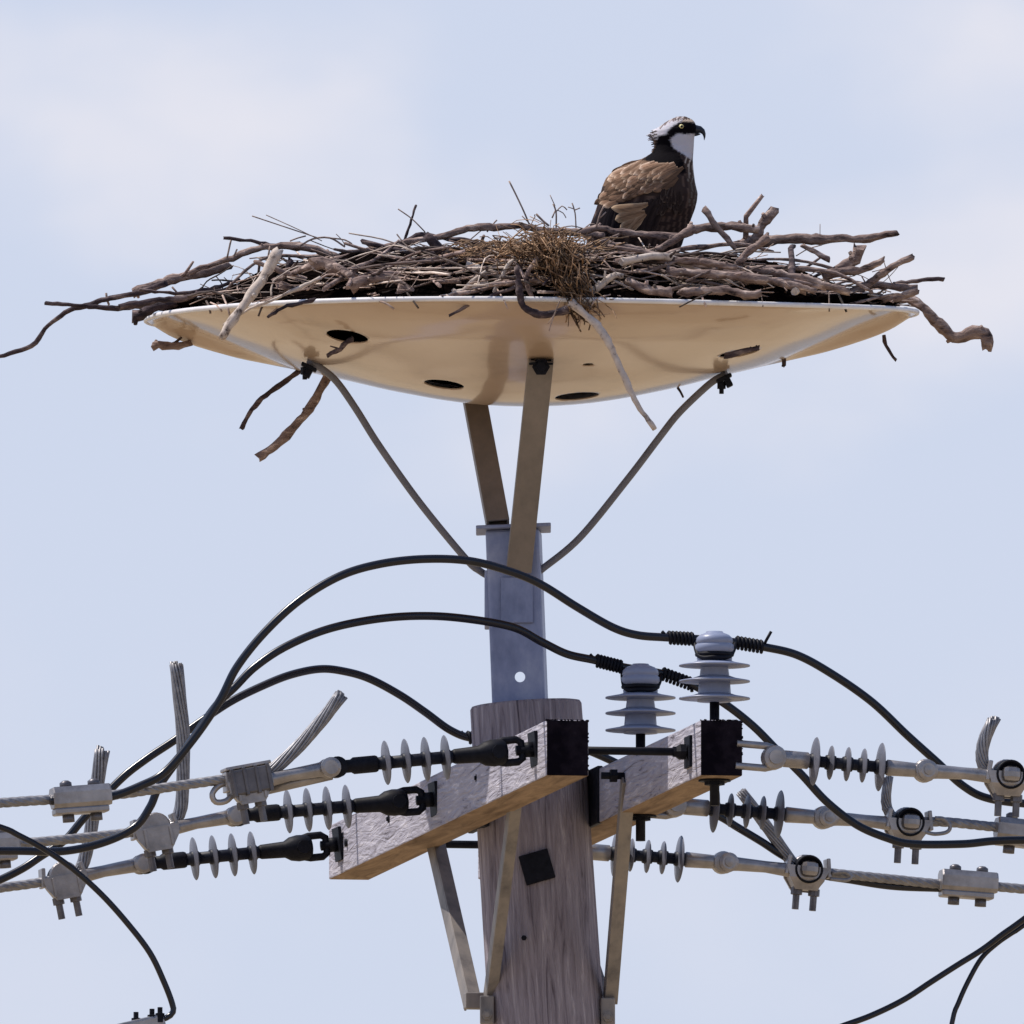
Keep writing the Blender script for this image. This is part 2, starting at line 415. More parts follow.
# underside hit of a photo pixel, in world coordinates
def dish_hit(px, py):
    o = MdI @ campos; d = (MdI.to_3x3() @ ray(px, py)).normalized()
    t0 = (o.length-1.5); best = None
    prev = None
    for k in range(3000):
        p = o+d*(t0+k*.001); r = math.hypot(p.x, p.y)
        inside = r < RD and p.z > dish_z(r)
        if inside: return Md @ p
    return None
bvh = BVHTree.FromBMesh(bm)
bm.to_mesh(dish.data); bm.free()
HOLES = [(347, 338, 21), (444, 385, 20), (577, 396.5, 22), (739, 352, 20), (588, 364, 5.5)]
cut = MB()
for px, py, r in HOLES:
    h = dish_hit(px, py)
    if h is None: continue
    l = MdI @ h; rr = math.hypot(l.x, l.y)
    sl_ = (dish_z(rr+.02)-dish_z(rr-.02))/.04
    nml = Vector((l.x/rr*-sl_, l.y/rr*-sl_, 1)).normalized()
    cut.lathe(Md @ zframe(l-nml*.04, nml), [(r*S, 0), (r*S, .08)], 32, 0, False)
def boolean_cut(o, cutter_mb):
    c = cutter_mb.build("cutter", M_dark, None)
    md = o.modifiers.new("cut", 'BOOLEAN'); md.object = c; md.operation = 'DIFFERENCE'; md.solver = 'EXACT'
    bpy.context.view_layer.update()
    dg = bpy.context.evaluated_depsgraph_get()
    me = bpy.data.meshes.new_from_object(o.evaluated_get(dg)); old = o.data
    o.modifiers.clear(); o.data = me; bpy.data.meshes.remove(old); bpy.data.objects.remove(c)
boolean_cut(dish, cut)
# rolled rim
rm = MB(); pts = []
for j in range(na):
    a = 2*math.pi*j/na; r = RD+.001
    wob = .004*math.sin(2*a+.6)+.003*math.sin(3*a+1)
    pts.append(Vector((r*math.cos(a), r*math.sin(a), wob+.002)))
Vr = []; Fr = []
for j in range(na):
    a = 2*math.pi*j/na; rad = Vector((math.cos(a), math.sin(a), 0))
    for k in range(8):
        b_ = 2*math.pi*k/8; Vr.append(pts[j]+rad*(.004*math.cos(b_))+Vector((0, 0, .0055*math.sin(b_))))
for j in range(na):
    for k in range(8): Fr.append([j*8+k, j*8+(k+1) % 8, ((j+1) % na)*8+(k+1) % 8, ((j+1) % na)*8+k])
rm.add(Vr, Fr); under(rm.build("rim", M_rim, plat, Md), dish)

# bracket tube with a through hole
bt, bb = at(513.5, 531, 0), at(520.5, 712, 0)
bd = (bt-bb); bl = bd.length
Mb = frame((bt+bb)/2, bd, Vector((-1, 0.06, 0)))       # X up the tube, Z to the left, Y towards the viewer or away
mb = MB(); wq = 53.5*S
hb = wq/2; tk = .006
def boxat(mb, x, y, z, sx, sy, sz, mi=0, bev=.0012): mb.box(Mb @ T_((x, y, z)), (sx, sy, sz), mi, bev)
boxat(mb, 0, 0, 0, bl, wq, wq, 0, .006)
tube = mb.build("bracket_tube", M_galv, plat)
c2 = MB(); ph = at(520, 677, -.2); dray = ray(520, 677)
c2.lathe(zframe(ph, dray), [(5.2*S, 0), (5.2*S, .5)], 24, 0, False)
boolean_cut(tube, c2)
mb = MB(); Mc = zframe(bt+bd.normalized()*.004, bd)
mb.box(Mc, (75*S, 75*S, .008), 0, .002); mb.build("cap_plate", M_galv, plat)
mb = MB(); q = at(517, 600, -.5*wq-.006); mb.box(frame(q, Vector((1, 0, 0))), (32*S, .008, 46*S), 0, .002); mb.build("clamp_plate", M_galv, plat)
mb = MB(); q = at(488, 600, 0); mb.box(frame(q, Vector((1, 0, 0))), (7*S, .09, 56*S), 0, .002); mb.build("side_plate", M_galv, plat)
# front and rear support bars
h1 = dish_hit(541, 359)
def bar(a, b, wd, th, name):
    d = b-a; M = frame((a+b)/2, d, Vector((1, 0, 0))); mb = MB(); l = d.length
    for yy in (-1, 1): mb.box(M @ T_((0, yy*(th/2-.002), 0)), (l, .004, wd), 0, .001)
    for zz in (-1, 1): mb.box(M @ T_((0, 0, zz*(wd/2-.0025))), (l, th-.0085, .005), 0, .001)
    return mb.build(name, M_bar, plat)
ft = Vector((h1.x, h1.y, h1.z)); fb = at(519, 568, -.5*wq-.022)
fbar = bar(fb, ft+(ft-fb).normalized()*.004, 25*S, .03, "support_bar")
mb = MB(); mb.box(frame(ft+Vector((0, -.017, -.012)), Vector((1, 0, 0))), (24*S, .012, .004), 0, .001)
mb.lathe(zframe(at(541, 367, ft.y-.016), Vector((0, -1, 0))), [(.019, 0), (.019, .003), (.011, .004), (.011, .012)], 6, 0, False); under(mb.build("bar_bolt", M_dark, plat), fbar)
rb = at(498, 525, .02); rt = at(474, 396, .30)
bar(rb, rt, 23*S, .03, "support_bar")
# side rods
def rod(pts, yb, yt, name="stay_rod"):
    n = len(pts); P = [at(px, py, lerp(yt, yb, i/(n-1))) for i, (px, py) in enumerate(pts)]
    mb = MB(); mb.tube(smooth(P, .012), 3.6*S, 24); mb.build(name, M_greyrod, plat)
hl = dish_hit(309, 361); hr = dish_hit(724, 372)
rod([(309, 362), (322, 369), (337, 382), (356, 409), (380, 447), (420, 503), (466, 559), (480, 571), (490, 577)], 0, hl.y)
rod([(727, 374), (715, 380), (701.5, 391), (678, 414), (659, 438), (627, 480), (579.5, 538), (541, 570), (534, 577)], 0, hr.y)
for h, sx in ((hl, 1), (hr, -1)):
    mb = MB(); Mq = frame(h+Vector((0, -.008, -.014)), Vector((1, 0, -.5*sx)))
    mb.box(Mq, (.035, .03, .008), 0, .002); mb.box(Mq @ T_((.004, 0, -.012)), (.014, .024, .02), 0, .002)
    bolt_head(mb, Mq @ Vector((-.008, 0, -.004)), Vector((0, 0, -1)), .009, .026); mb.build("rod_clip", M_dark, plat)

# ------------------------------------------------------------------ nest
nest = empty("nest", at(545, 318, 0), "wide untidy nest of dead branches and grass filling the beige dish", "nest")
DX, DPY = 531.5, 318.5
def stick_mb(pts, y, w0, w1, n=8, knots=True, mb=None, yend=None, rough=.09, jag=1.0, kink=.13, fork=True):
    k = len(pts); ys = [lerp(y, y if yend is None else yend, i/(k-1)) for i in range(k)]
    P = smooth([at(px, py, yy) for (px, py), yy in zip(pts, ys)], .012)
    m = len(P); rr = []
    ph = random.random()*9
    for i in range(m):
        t = i/max(1, m-1); r = lerp(w0, w1, t)*S/2
        r *= 1+.12*math.sin(t*17+ph)+.07*math.sin(t*41+ph*2)
        rr.append(r)
    amp = jag*.7*S
    kx = [Vector((random.gauss(0, 1), random.gauss(0, 1), random.gauss(0, 1)))*S*min(1.6, w0*kink) for _ in range(m//4+2)]
    for i in range(1, m-1):
        t = i/4; P[i] = P[i]+kx[int(t)].lerp(kx[int(t)+1], t-int(t))
    for i in range(1, m-1): P[i] = P[i]+Vector((random.uniform(-amp, amp), random.uniform(-amp, amp), random.uniform(-amp, amp)))
    mb = mb or MB(); mb.tube(P, rr, n, 0, True, rough=rough, jag=.9)
    if fork and knots and w0 > 4.5 and m > 6:
        for _ in range(random.choice([0, 0, 1])):                      # broken side twigs
            i = random.randrange(2, m-2); t_ = (P[i+1]-P[i-1]).normalized()
            d = (t_*random.uniform(.4, 1.1)+Vector((random.uniform(-.4, .4), random.uniform(-.8, .1), random.uniform(.1, .9)))).normalized()
            l_ = random.uniform(2.5, 8)*rr[i]; q_ = P[i]+d*l_*.5+Vector((random.gauss(0, 1), random.gauss(0, 1), random.gauss(0, 1)))*l_*.07
            mb.tube([P[i], q_, P[i]+d*l_], [rr[i]*.5, rr[i]*.4, rr[i]*.28], 6, jag=1)
    if knots and w0 > 4.5:
        for _ in range(random.randint(1, 3)):
            i = random.randrange(m); d = Vector((random.uniform(-.5, .5), random.uniform(-.6, .3), random.uniform(-.3, 1))).normalized()
            mb.tube([P[i], P[i]+d*rr[i]*1.5], [rr[i]*.55, rr[i]*.3], 6)
    return mb
B, D_, PL = M_bark, M_barkd, M_pale
STICKS = [
 ([(135, 292), (160, 284), (185, 277), (205, 272), (228, 265)], -.10, 9, 11, B),
 ([(190, 273), (227, 259), (247, 252), (272, 246.5), (296, 247), (320, 251), (338, 259)], -.25, 5, 9, B),
 ([(46, 303), (90, 307), (129, 308), (180, 303), (215, 300)], -.15, 4, 7, D_),
 ([(140, 289.5), (174, 293), (209, 289), (240, 280)], -.25, 3, 4, D_),
 ([(224.5, 238), (250, 241), (276, 245), (300, 243)], -.2, 3.5, 3.5, D_),
 ([(320, 278), (276, 298), (245, 311.5), (223.5, 325)], -.66, 4, 2, PL),
 ([(268, 317), (278, 311), (288, 306.7), (315, 300)], -.68, 3, 4.5, D_),
 ([(331, 261), (362, 253), (384, 248.5), (409, 244), (425, 240), (440, 237.5), (463, 231), (495, 227), (526, 228), (549, 232), (581, 234), (603, 236)], -.35, 7, 7, B),
 ([(378, 252), (401.5, 242), (422, 233.6), (438, 237), (460, 241), (485, 246), (505, 249)], -.3, 4, 6, D_),
 ([(416, 205.5), (410, 224), (404, 243)], -.2, 2.2, 3, D_),
 ([(316, 264), (334, 269), (351, 277), (364, 280)], -.62, 14, 10, B),
 ([(353, 286), (375, 281), (394, 282), (408, 290), (428, 301.6)], -.7, 12, 5, B),
 ([(402, 288), (396, 296), (390, 304)], -.71, 9, 6, B),
 ([(427, 236), (437.5, 248), (447, 258), (451, 277)], -.6, 9, 15, D_),
 ([(444.7, 300), (463.5, 294), (484, 285)], -.74, 13, 10, PL),
 ([(449.5, 315.6), (479, 300), (515, 287)], -.79, 3, 4, D_),
 ([(494.7, 292), (502.5, 275), (513, 260)], -.76, 4.5, 4, PL),
 ([(517, 268), (519, 292), (524, 307), (537, 314.5), (552, 314), (566, 310)], -.83, 6, 8, D_),
 ([(537, 259), (527.5, 273), (527, 286), (532, 297)], -.8, 5, 5, B),
 ([(580, 231.6), (603, 229), (633, 232.5), (677, 236.5)], -.42, 6, 8, B),
 ([(692.5, 229), (677, 239), (657, 249)], -.52, 10, 6, B),
 ([(690, 229), (717, 228), (757, 229.5)], -.4, 9, 9, B),
 ([(705, 210), (717, 226), (734.6, 248)], -.45, 7, 5, B),
 ([(766, 239), (742, 257), (734, 269)], -.56, 8, 8, B),
 ([(615, 262), (640, 259.5), (664, 260), (703, 261.5), (736, 267.6)], -.66, 6, 7, B),
 ([(668, 270), (694, 274), (731, 276), (765, 280)], -.68, 8, 9, B),
 ([(578, 299), (603, 284), (621, 276)], -.76, 7, 7, PL),
 ([(629, 281.7), (650, 289.6), (670, 292)], -.74, 9, 10, B),
 ([(682, 291), (720, 291), (760, 293)], -.72, 9, 8, B),
 ([(738, 245), (768, 243), (816, 240.6), (854, 238), (897, 233)], -.2, 13, 6.5, B),
 ([(754, 242), (758, 234), (763, 223), (773, 211.4)], -.25, 10, 11, B),
 ([(803, 245.7), (816, 252), (829, 259.6)], -.3, 5, 6, B),
 ([(836, 270), (850, 261), (859, 249)], -.3, 9, 13, B),
 ([(826, 275), (859, 270), (883, 259.6)], -.32, 10, 6, B),
 ([(838, 301), (867, 285), (892, 266), (912.6, 257)], -.3, 10, 6, B),
 ([(896, 284), (917.7, 280), (943, 279.5)], -.1, 4, 4.5, D_),
 ([(747.6, 270), (790.8, 275), (816, 282.5), (848, 292)], -.55, 8, 7, B),
 ([(736, 280), (791, 284), (815, 291)], -.6, 7, 6, B),
 ([(860, 286), (890, 287), (917, 287.6)], -.2, 7, 8, B),
 ([(882, 300), (900, 296), (916, 291)], -.22, 7, 9, B),
 ([(855, 294), (892, 299)], -.3, 6, 5, B),
 ([(815, 290), (818, 300), (821, 316)], -.42, 5, 4, D_),
 ([(884, 336), (888.5, 350), (896, 360)], .05, 4, 3, D_),
 ([(154, 346), (168, 346), (190, 343)], .12, 9, 6, B),
 ([(352, 339), (340, 348), (328, 355.5)], -.55, 6, 4, D_),
 ([(758, 348), (742, 351), (726, 356)], -.575, 5, 7, D_),
 ([(782, 352), (784, 366)], .1, 5, 5, D_),
 ([(678, 388), (683, 397)], .1, 3, 2, D_),
 ([(120, 307), (135, 303), (160, 300), (190, 296), (225, 291)], -.3, 7, 5, D_),
 ([(136, 316), (150, 309), (175, 303)], -.2, 11, 9, D_),
 ([(255, 262), (275, 270), (300, 279), (330, 290)], -.5, 5, 7, B),
 ([(300, 268), (330, 262), (372, 258)], -.4, 6, 5, D_),
 ([(283, 290), (286, 275), (290, 262)], -.45, 5, 7, D_),
 ([(450, 262), (475, 262), (500, 265), (530, 268)], -.6, 8, 7, D_),
 ([(372, 272), (400, 268), (445, 264)], -.55, 5, 5, B),
 ([(560, 293), (540, 292), (525, 291)], -.74, 7, 8, B),
 ([(585, 250), (600, 243), (625, 247), (655, 254)], -.5, 5, 6, B),
]
n_parts = 0
for pts, y, w0, w1, m in STICKS:
    # keep the stick inside the dish where it lies over it
    rr = [(px-DX)*S for px, _ in pts]
    o = stick_mb(pts, y, w0, w1).build("stick", m, nest); n_parts += 1
# the pile: further sticks laid round the bowl
def pile_h(x, y):
    q = math.hypot(x, y)/RD
    h = 73*S*(1-q**6)
    h *= interp([(-.83, .3), (-.72, .62), (-.58, .92), (-.42, 1.05), (-.1, 1.0), (.4, 1.0), (.6, .85), (.72, .62), (.83, .3)], x)
    return max(0.01, h)
def rand_stick(mb, lmin, lmax, wmin, wmax, front=.5, n=6, tang=.75, low=.05, span=.98):
    if random.random() < front:
        th = random.gauss(-math.pi/2, .8); q = random.uniform(.50, .93)
    else:
        th = random.uniform(0, 2*math.pi); q = math.sqrt(random.uniform(.02, .92))
    x, y = RD*q*math.cos(th), RD*q*math.sin(th)
    hh = pile_h(x, y); base = 0.006 if q > .8 else -.02
    z = base + random.uniform(low, span)*hh
    if random.random() < tang: dr = th+math.pi/2+random.gauss(0, .45)
    else: dr = random.uniform(0, math.pi*2)
    l = random.uniform(lmin, lmax); dv = Vector((math.cos(dr), math.sin(dr), random.gauss(0, .2)))
    if random.random() < .5: dv = -dv
    c = Vector((x, y, z)); P = []
    bend = Vector((random.gauss(0, .05), random.gauss(0, .05), random.gauss(0, .03)))*l
    k = 5
    for i in range(k):
        t = i/(k-1)-.5; p = c+dv*(l*t)+bend*(1-4*t*t)+Vector((random.gauss(0, .011), random.gauss(0, .011), random.gauss(0, .009)))*l
        r = math.hypot(p.x, p.y)
        lim = RD*1.0
        if r > lim: s_ = lim/r*(1+.25*(r/lim-1)); p.x *= s_; p.y *= s_
        r = min(RD, math.hypot(p.x, p.y))
        p.z = max(p.z, dish_z(r)+crease(p.x, p.y)+.014) if r < RD*.97 else max(p.z, .010)
        p.z = min(p.z, pile_h(p.x, p.y)+.022)
        P.append(p)
    P = smooth(P, l/9)
    w = random.uniform(wmin, wmax)
    rr = [w*S/2*(1-.45*i/len(P))*(1+random.uniform(-.1, .1)) for i in range(len(P))]
    mb.tube([Md @ p for p in P], rr, n, rough=.13, jag=1.2)
for _ in range(100-n_parts-2):
    mb = MB(); rand_stick(mb, .10, .44, 3.5, 9, .94, 8, .62, .1, .98)
    mb.build("stick", random.choice([B, B, B, D_, D_, PL]), nest)
# the rest, past counting
st = MB()
for _ in range(250): rand_stick(st, .06, .40, 1.8, 5.5, .66, tang=.52)
o = tag(st.build("stick_pile", M_bark, nest), kind='stuff')
st = MB()
for _ in range(720): rand_stick(st, .03, .2, .9, 2.4, .78, 4, .4)
for _ in range(480): rand_stick(st, .05, .25, .8, 1.7, .92, 4, .4)
for _ in range(17):                                                # bits hanging over the front rim
    px = random.uniform(200, 850); yy = -math.sqrt(max(0, (RD-.004)**2-((px-DX)*S)**2)); py0 = interp([(143, 322), (200, 309), (300, 307), (440, 304), (600, 301), (750, 302), (840, 305), (918, 316)], px)
    dx = random.gauss(0, 9); l = random.uniform(3, 9)
    st.tube(smooth([at(px+dx*1.6, py0-random.uniform(5, 16), yy+.05), at(px+dx*.6, py0-2.5, yy-.006), at(px, py0+l, yy-.012)], .01), random.uniform(.5, 1.3)*S, 5)
o = tag(st.build("twig_litter", M_twig, nest), kind='stuff')
st = MB()
for _ in range(210): rand_stick(st, .05, .34, 1.0, 2.8, .96, 5, .5, .1, 1.0)
tag(st.build("bleached_twigs", M_twigp, nest), kind='stuff')
# matted litter inside the pile, coloured near black so gaps look shaded
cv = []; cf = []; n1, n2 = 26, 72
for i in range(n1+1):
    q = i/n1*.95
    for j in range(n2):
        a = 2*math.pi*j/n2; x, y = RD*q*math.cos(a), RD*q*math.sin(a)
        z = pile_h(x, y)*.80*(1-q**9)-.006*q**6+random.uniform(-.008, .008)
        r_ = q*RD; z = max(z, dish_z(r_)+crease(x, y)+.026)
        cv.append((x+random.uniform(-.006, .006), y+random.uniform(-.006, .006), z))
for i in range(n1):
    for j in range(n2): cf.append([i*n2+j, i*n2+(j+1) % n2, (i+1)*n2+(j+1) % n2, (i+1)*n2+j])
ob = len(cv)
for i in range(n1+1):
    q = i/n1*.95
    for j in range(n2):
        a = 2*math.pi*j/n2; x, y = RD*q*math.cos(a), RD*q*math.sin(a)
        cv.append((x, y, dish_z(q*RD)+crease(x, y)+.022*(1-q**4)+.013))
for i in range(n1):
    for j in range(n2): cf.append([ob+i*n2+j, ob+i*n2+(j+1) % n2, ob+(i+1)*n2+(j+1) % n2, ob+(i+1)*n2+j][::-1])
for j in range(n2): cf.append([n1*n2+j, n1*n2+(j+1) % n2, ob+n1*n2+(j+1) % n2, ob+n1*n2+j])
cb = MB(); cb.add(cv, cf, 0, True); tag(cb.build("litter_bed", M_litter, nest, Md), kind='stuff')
# dry grass tuft
gr = MB()
def strand(p0, p1, sag, w, n=3, jit=3.0, y=-.78):
    k = 5; P = []
    for i in range(k):
        t = i/(k-1); P.append(at(lerp(p0[0], p1[0], t)+random.gauss(0, jit*.5), lerp(p0[1], p1[1], t)+sag*4*t*(1-t)+random.gauss(0, jit*.5), y+random.gauss(0, .02)))
    gr.tube(smooth(P, .02), w*S/2, n, cap=False)
for _ in range(360):
    c = (random.gauss(546, 22), random.gauss(251, 10)); a = random.gauss(.35, .75); l = random.uniform(14, 46)
    strand((c[0]-math.cos(a)*l/2, c[1]-math.sin(a)*l/2*.7), (c[0]+math.cos(a)*l/2, c[1]+math.sin(a)*l/2*.7), random.uniform(-4, 4), random.uniform(.7, 1.7), y=random.uniform(-.8, -.5))
for _ in range(260):
    t = random.random(); c = (lerp(550, 584, t)+random.gauss(0, 8), lerp(250, 305, t)+random.gauss(0, 7)); a = random.gauss(1.05, .45); l = random.uniform(14, 48)
    strand((c[0]-math.cos(a)*l/2, c[1]-math.sin(a)*l/2), (c[0]+math.cos(a)*l/2, c[1]+math.sin(a)*l/2), random.uniform(-4, 4), random.uniform(.8, 1.8), y=random.uniform(-.83, -.75))
for _ in range(230):
    c = (random.uniform(448, 560), random.gauss(252, 5)); a = random.gauss(0, .25); l = random.uniform(15, 40)
    strand((c[0]-math.cos(a)*l/2, c[1]-math.sin(a)*l/2), (c[0]+math.cos(a)*l/2, c[1]+math.sin(a)*l/2), random.uniform(-3, 3), random.uniform(.8, 1.6), y=random.uniform(-.7, -.4))
tag(gr.build("dry_grass", M_straw, nest), kind='stuff')
# fine stems standing out against the sky
def stem(pts, w, y=-.3):
    mb = MB(); mb.tube(smooth([at(a, b, y) for a, b in pts], .012), w*S/2, 5); mb.build("grass_stem", M_twig, nest)
stem([(509, 181), (516, 195), (524, 212), (529, 224)], 1.8); stem([(522, 216), (530, 224), (537, 231)], 1.2)
stem([(536, 214), (543, 221), (549, 226)], 2.4)
stem([(553, 204), (556, 212), (556, 230)], 1.8); stem([(552, 218), (555, 211)], 1.6); stem([(556, 212), (562, 206), (567, 210)], 1.3); stem([(557, 210), (563, 213), (566, 218)], 1.1); stem([(550, 195), (555, 206)], 1)
stem([(572, 203), (575, 213), (576, 229)], 1.5); stem([(568, 207), (574, 209)], 1.1); stem([(575, 210), (580, 208)], 1.3)
stem([(252, 216), (285, 227), (318, 238)], 1.3); stem([(266, 215), (295, 228), (322, 241)], 1.0)
stem([(398, 209), (412, 219), (425, 232)], 1.4); stem([(336, 234), (342, 240), (345, 246)], .9)
stem([(560, 228), (572, 226), (585, 229)], 1.2); stem([(582, 231), (590, 224), (596, 225)], 1.3)
stem([(596, 228), (600, 214), (604, 206)], 1.8, -.45); stem([(600, 218), (606, 212)], 1.4, -.45)
stem([(487, 232), (495, 222), (497, 220)], 1.6); stem([(470, 240), (482, 230), (492, 225)], 1.3)
stem([(227, 258), (230, 244), (231, 240)], 2); stem([(234, 256), (237, 249)], 1.8); stem([(267, 262), (270, 246)], 2)
stem([(290, 241), (298, 238), (306, 236)], 1.6); stem([(300, 246), (313, 239), (330, 238), (345, 247)], 2.0); stem([(330, 238), (345, 240), (352, 244)], 1.6)
stem([(820, 224), (820, 236)], .8); stem([(796, 256), (808, 249), (822, 245)], 1.2)
stem([(884, 262), (888, 275), (892, 284)], 1.0); stem([(872, 272), (890, 267)], .9); stem([(880, 285), (890, 276), (898, 267)], .8)
stem([(560, 300), (553, 318), (549, 331)], 1.4, -.86); stem([(556, 312), (548, 324)], .9, -.86)
stem([(106, 293), (107, 300), (109, 305)], 2.5, -.1); stem([(172, 287), (178, 294)], 2.2, -.15)

# loose sticks, each a thing
def loose(pts, y, w0, w1, m, label, yend=None, name="stick", group=None):
    mb = stick_mb(pts, y, w0, w1, 10, True, None, yend, .07, .7, .05, False); o = mb.build(name, m); return tag(o, label, "stick", group)
loose([(-14, 363), (0, 356.6), (31, 346), (48, 325), (69, 310.5), (90, 305), (106, 299), (139, 293), (165, 284)], -.05, 4, 6.5, M_barkd, "long thin bent twig reaching left past the dish into the sky", -.15, "twig")
loose([(277, 252), (264.5, 274), (249, 296), (237, 313.5), (222.5, 337)], -.66, 11, 8.5, M_pale, "pale barkless stick lying over the dish's front rim on the left", -.70)
loose([(572, 303), (590, 318), (604, 336), (618, 363), (628, 384), (640, 408), (654, 428)], -.84, 8.5, 5, M_pale, "pale crooked stick hanging down in front of the dish towards the right rod", -.86)
loose([(898, 299), (908, 298.5), (922, 306.6), (938, 324), (949, 335), (958, 338), (973, 332), (984, 334), (987, 347)], .0, 9, 14, M_bark, "thick gnarled branch with a knobbed end jutting right from the dish's edge", .0, "branch")
loose([(300, 370), (282.5, 384), (262, 399), (249.5, 414), (242, 428)], .18, 6, 4.5, M_barkd, "thin dark stick poking out below the dish, nearer the left edge")
loose([(327, 378), (314, 401.7), (303, 417), (282.5, 440), (259, 457)], .16, 9, 9, M_bark, "thicker brown stick slanting below the dish beside the left stay rod")

# ------------------------------------------------------------------ osprey
random.seed(23)
YB = -.22
LEFT = [(116.4, 681), (117, 676), (119, 671), (122, 666), (127, 659), (130, 654), (135, 652.5), (140, 654), (145, 655.5), (150, 654.5), (153.5, 651), (158, 644), (162, 635), (165, 626), (168, 618), (173, 611), (179, 605.5), (187.6, 602), (195, 600), (203, 598), (212, 595), (220, 592), (230, 588), (245, 586), (262, 592)]
RIGH = [(116.4, 683), (117, 687), (119, 691), (121, 694), (125, 696), (128, 696.5), (132, 696), (136, 694.5), (141, 694), (146.6, 693.8), (160, 692.8), (170, 693.5), (182, 695), (193.5, 697.7), (201, 697), (209, 695), (217, 692), (225, 689), (232, 686), (245, 682), (262, 672)]
DEPT = [(116.4, 2), (118, 9), (122, 14), (128, 17), (136, 18), (145, 18), (153, 20), (160, 27), (168, 35), (178, 41), (190, 44), (210, 43), (230, 38), (245, 32), (262, 22)]
def sm(tab, y): return (interp(tab, y-1.2)+2*interp(tab, y)+interp(tab, y+1.2))/4
def bird_sec(py): 
    l, r = sm(LEFT, py), sm(RIGH, py); return (l+r)/2, (r-l)/2, sm(DEPT, py)
def bird_y(px, py):
    c, a, b = bird_sec(py); q = min(.98, abs((px-c)/a)); return b*S*(1-q**2.3)**(1/2.3)
def inpoly(x, y, P):
    c = False; j = len(P)-1
    for i in range(len(P)):
        if (P[i][1] > y) != (P[j][1] > y) and x < (P[j][0]-P[i][0])*(y-P[i][1])/(P[j][1]-P[i][1])+P[i][0]: c = not c
        j = i
    return c
def Z8(P): return [(640+a/12.8, 110+b/12.8) for a, b in P]
MASK = Z8([(455, 185), (520, 150), (640, 150), (760, 190), (760, 310), (700, 305), (590, 310), (480, 300), (385, 370), (420, 480), (510, 570), (560, 680), (600, 790), (560, 830), (300, 760), (120, 660), (20, 640), (150, 540), (215, 420), (230, 335), (340, 310), (365, 250)])
CHEEK = Z8([(590, 305), (720, 305), (720, 450), (660, 640), (560, 570), (480, 520), (420, 480), (385, 375), (480, 310)])
WHITE, DARK, BROWN, BUFF = (.52, .50, .545), (.0035, .0025, .004), (.16, .10, .066), (.36, .25, .17)
def hsh(x, y): return (math.sin(x*12.9898+y*78.233)*43758.5453) % 1
def plum(px, py, jit=0.0):
    jx = px+random.gauss(0, jit); jy = py+random.gauss(0, jit)
    if inpoly(jx, jy, MASK): return DARK
    if inpoly(jx, jy, CHEEK): return tuple(q*random.uniform(.88, 1.0) for q in WHITE)
    if py < 140:
        c = tuple(q*random.uniform(.85, 1) for q in WHITE)
        tp = interp([(655, 129.5), (659, 127), (666, 122), (671, 119), (676, 117), (690, 117)], px)
        if py < tp+2.2+.9*math.sin(px*2.1+py) and 659 < px < 684: return (.15, .115, .11) if math.sin(px*1.3+py*1.1) > -.2 else (.40, .36, .36)
        if py < 119.2+.8*math.sin(px*2.3) and 670 < px < 693: c = (.07, .05, .045)
        elif py < 121.5 and 662 < px < 686 and math.sin(px*1.7+py*2.9) > .1: c = (.16, .12, .11)
        elif py < 123.5 and 682 < px < 698: c = (.34, .26, .2) if random.random() < .5 else (.5, .42, .36)
        elif px < 657: c = WHITE if math.sin(py*1.9+px*.7) > -.2 else (.05, .035, .03)
        return c
    # neck front and breast: streaked
    t = px-interp(RIGH, py)
    if t > -8 and py < 206:
        st = math.sin(px*1.55+math.sin(py*.35)*1.3+py*.12)
        k_ = max(.25, 1-max(0, py-158)/34)
        return (.46*k_, .40*k_, .355*k_) if st > .55 else (.06, .04, .033)
    if py > 196 or px > 683:
        st = math.sin(px*1.1+py*.09)
        return (.10, .066, .054) if st > .6 else (.034, .022, .021)
    return BROWN if (px < 655 and py < 186) else (.04, .027, .024)
bird = empty("osprey", at(640, 250, YB), "brown and white osprey with dark eye stripe sitting in the nest facing right", "bird")
bb_ = MB(); ns, nc = 300, 96; V = []; F = []; C = []
for i in range(ns+1):
    py = 116.5+(262-116.5)*(i/ns)**1.25; c, a, b = bird_sec(py)
    for j in range(nc):
        an = 2*math.pi*j/nc; cx = math.copysign(abs(math.cos(an))**(2/2.3), math.cos(an)); sy = math.copysign(abs(math.sin(an))**(2/2.3), math.sin(an))
        px = c+a*cx; fl = 0
        if py < 152 and py > 126 and px < 660: fl = random.uniform(0, 2.2)*(660-px)/8     # ruffled nape
        px -= fl
        q = .35 if py > 150 else .25
        p = at(px, py+random.uniform(-q, q), YB+b*S*sy); V.append(p); cs = [plum(px, py, .6) for _ in range(4)]; C.append(tuple(sum(q[z] for q in cs)/4 for z in range(3)))
for i in range(ns):
    for j in range(nc): F.append([i*nc+j, i*nc+(j+1) % nc, (i+1)*nc+(j+1) % nc, (i+1)*nc+j])
F.append(list(range(nc))); F.append([ns*nc+j for j in range(nc)][::-1])
bb_.add(V, F); bb_.col = C
M_plum = mat("plumage", BROWN, .85); t = M_plum.node_tree; at_ = t.nodes.new("ShaderNodeVertexColor"); at_.layer_name = "plumage"
t.links.new(at_.outputs[0], t.nodes["Principled BSDF"].inputs['Base Color'])
t.nodes["Principled BSDF"].inputs['Specular IOR Level']  .default_value = .05
bb_.build("body", M_plum, bird)
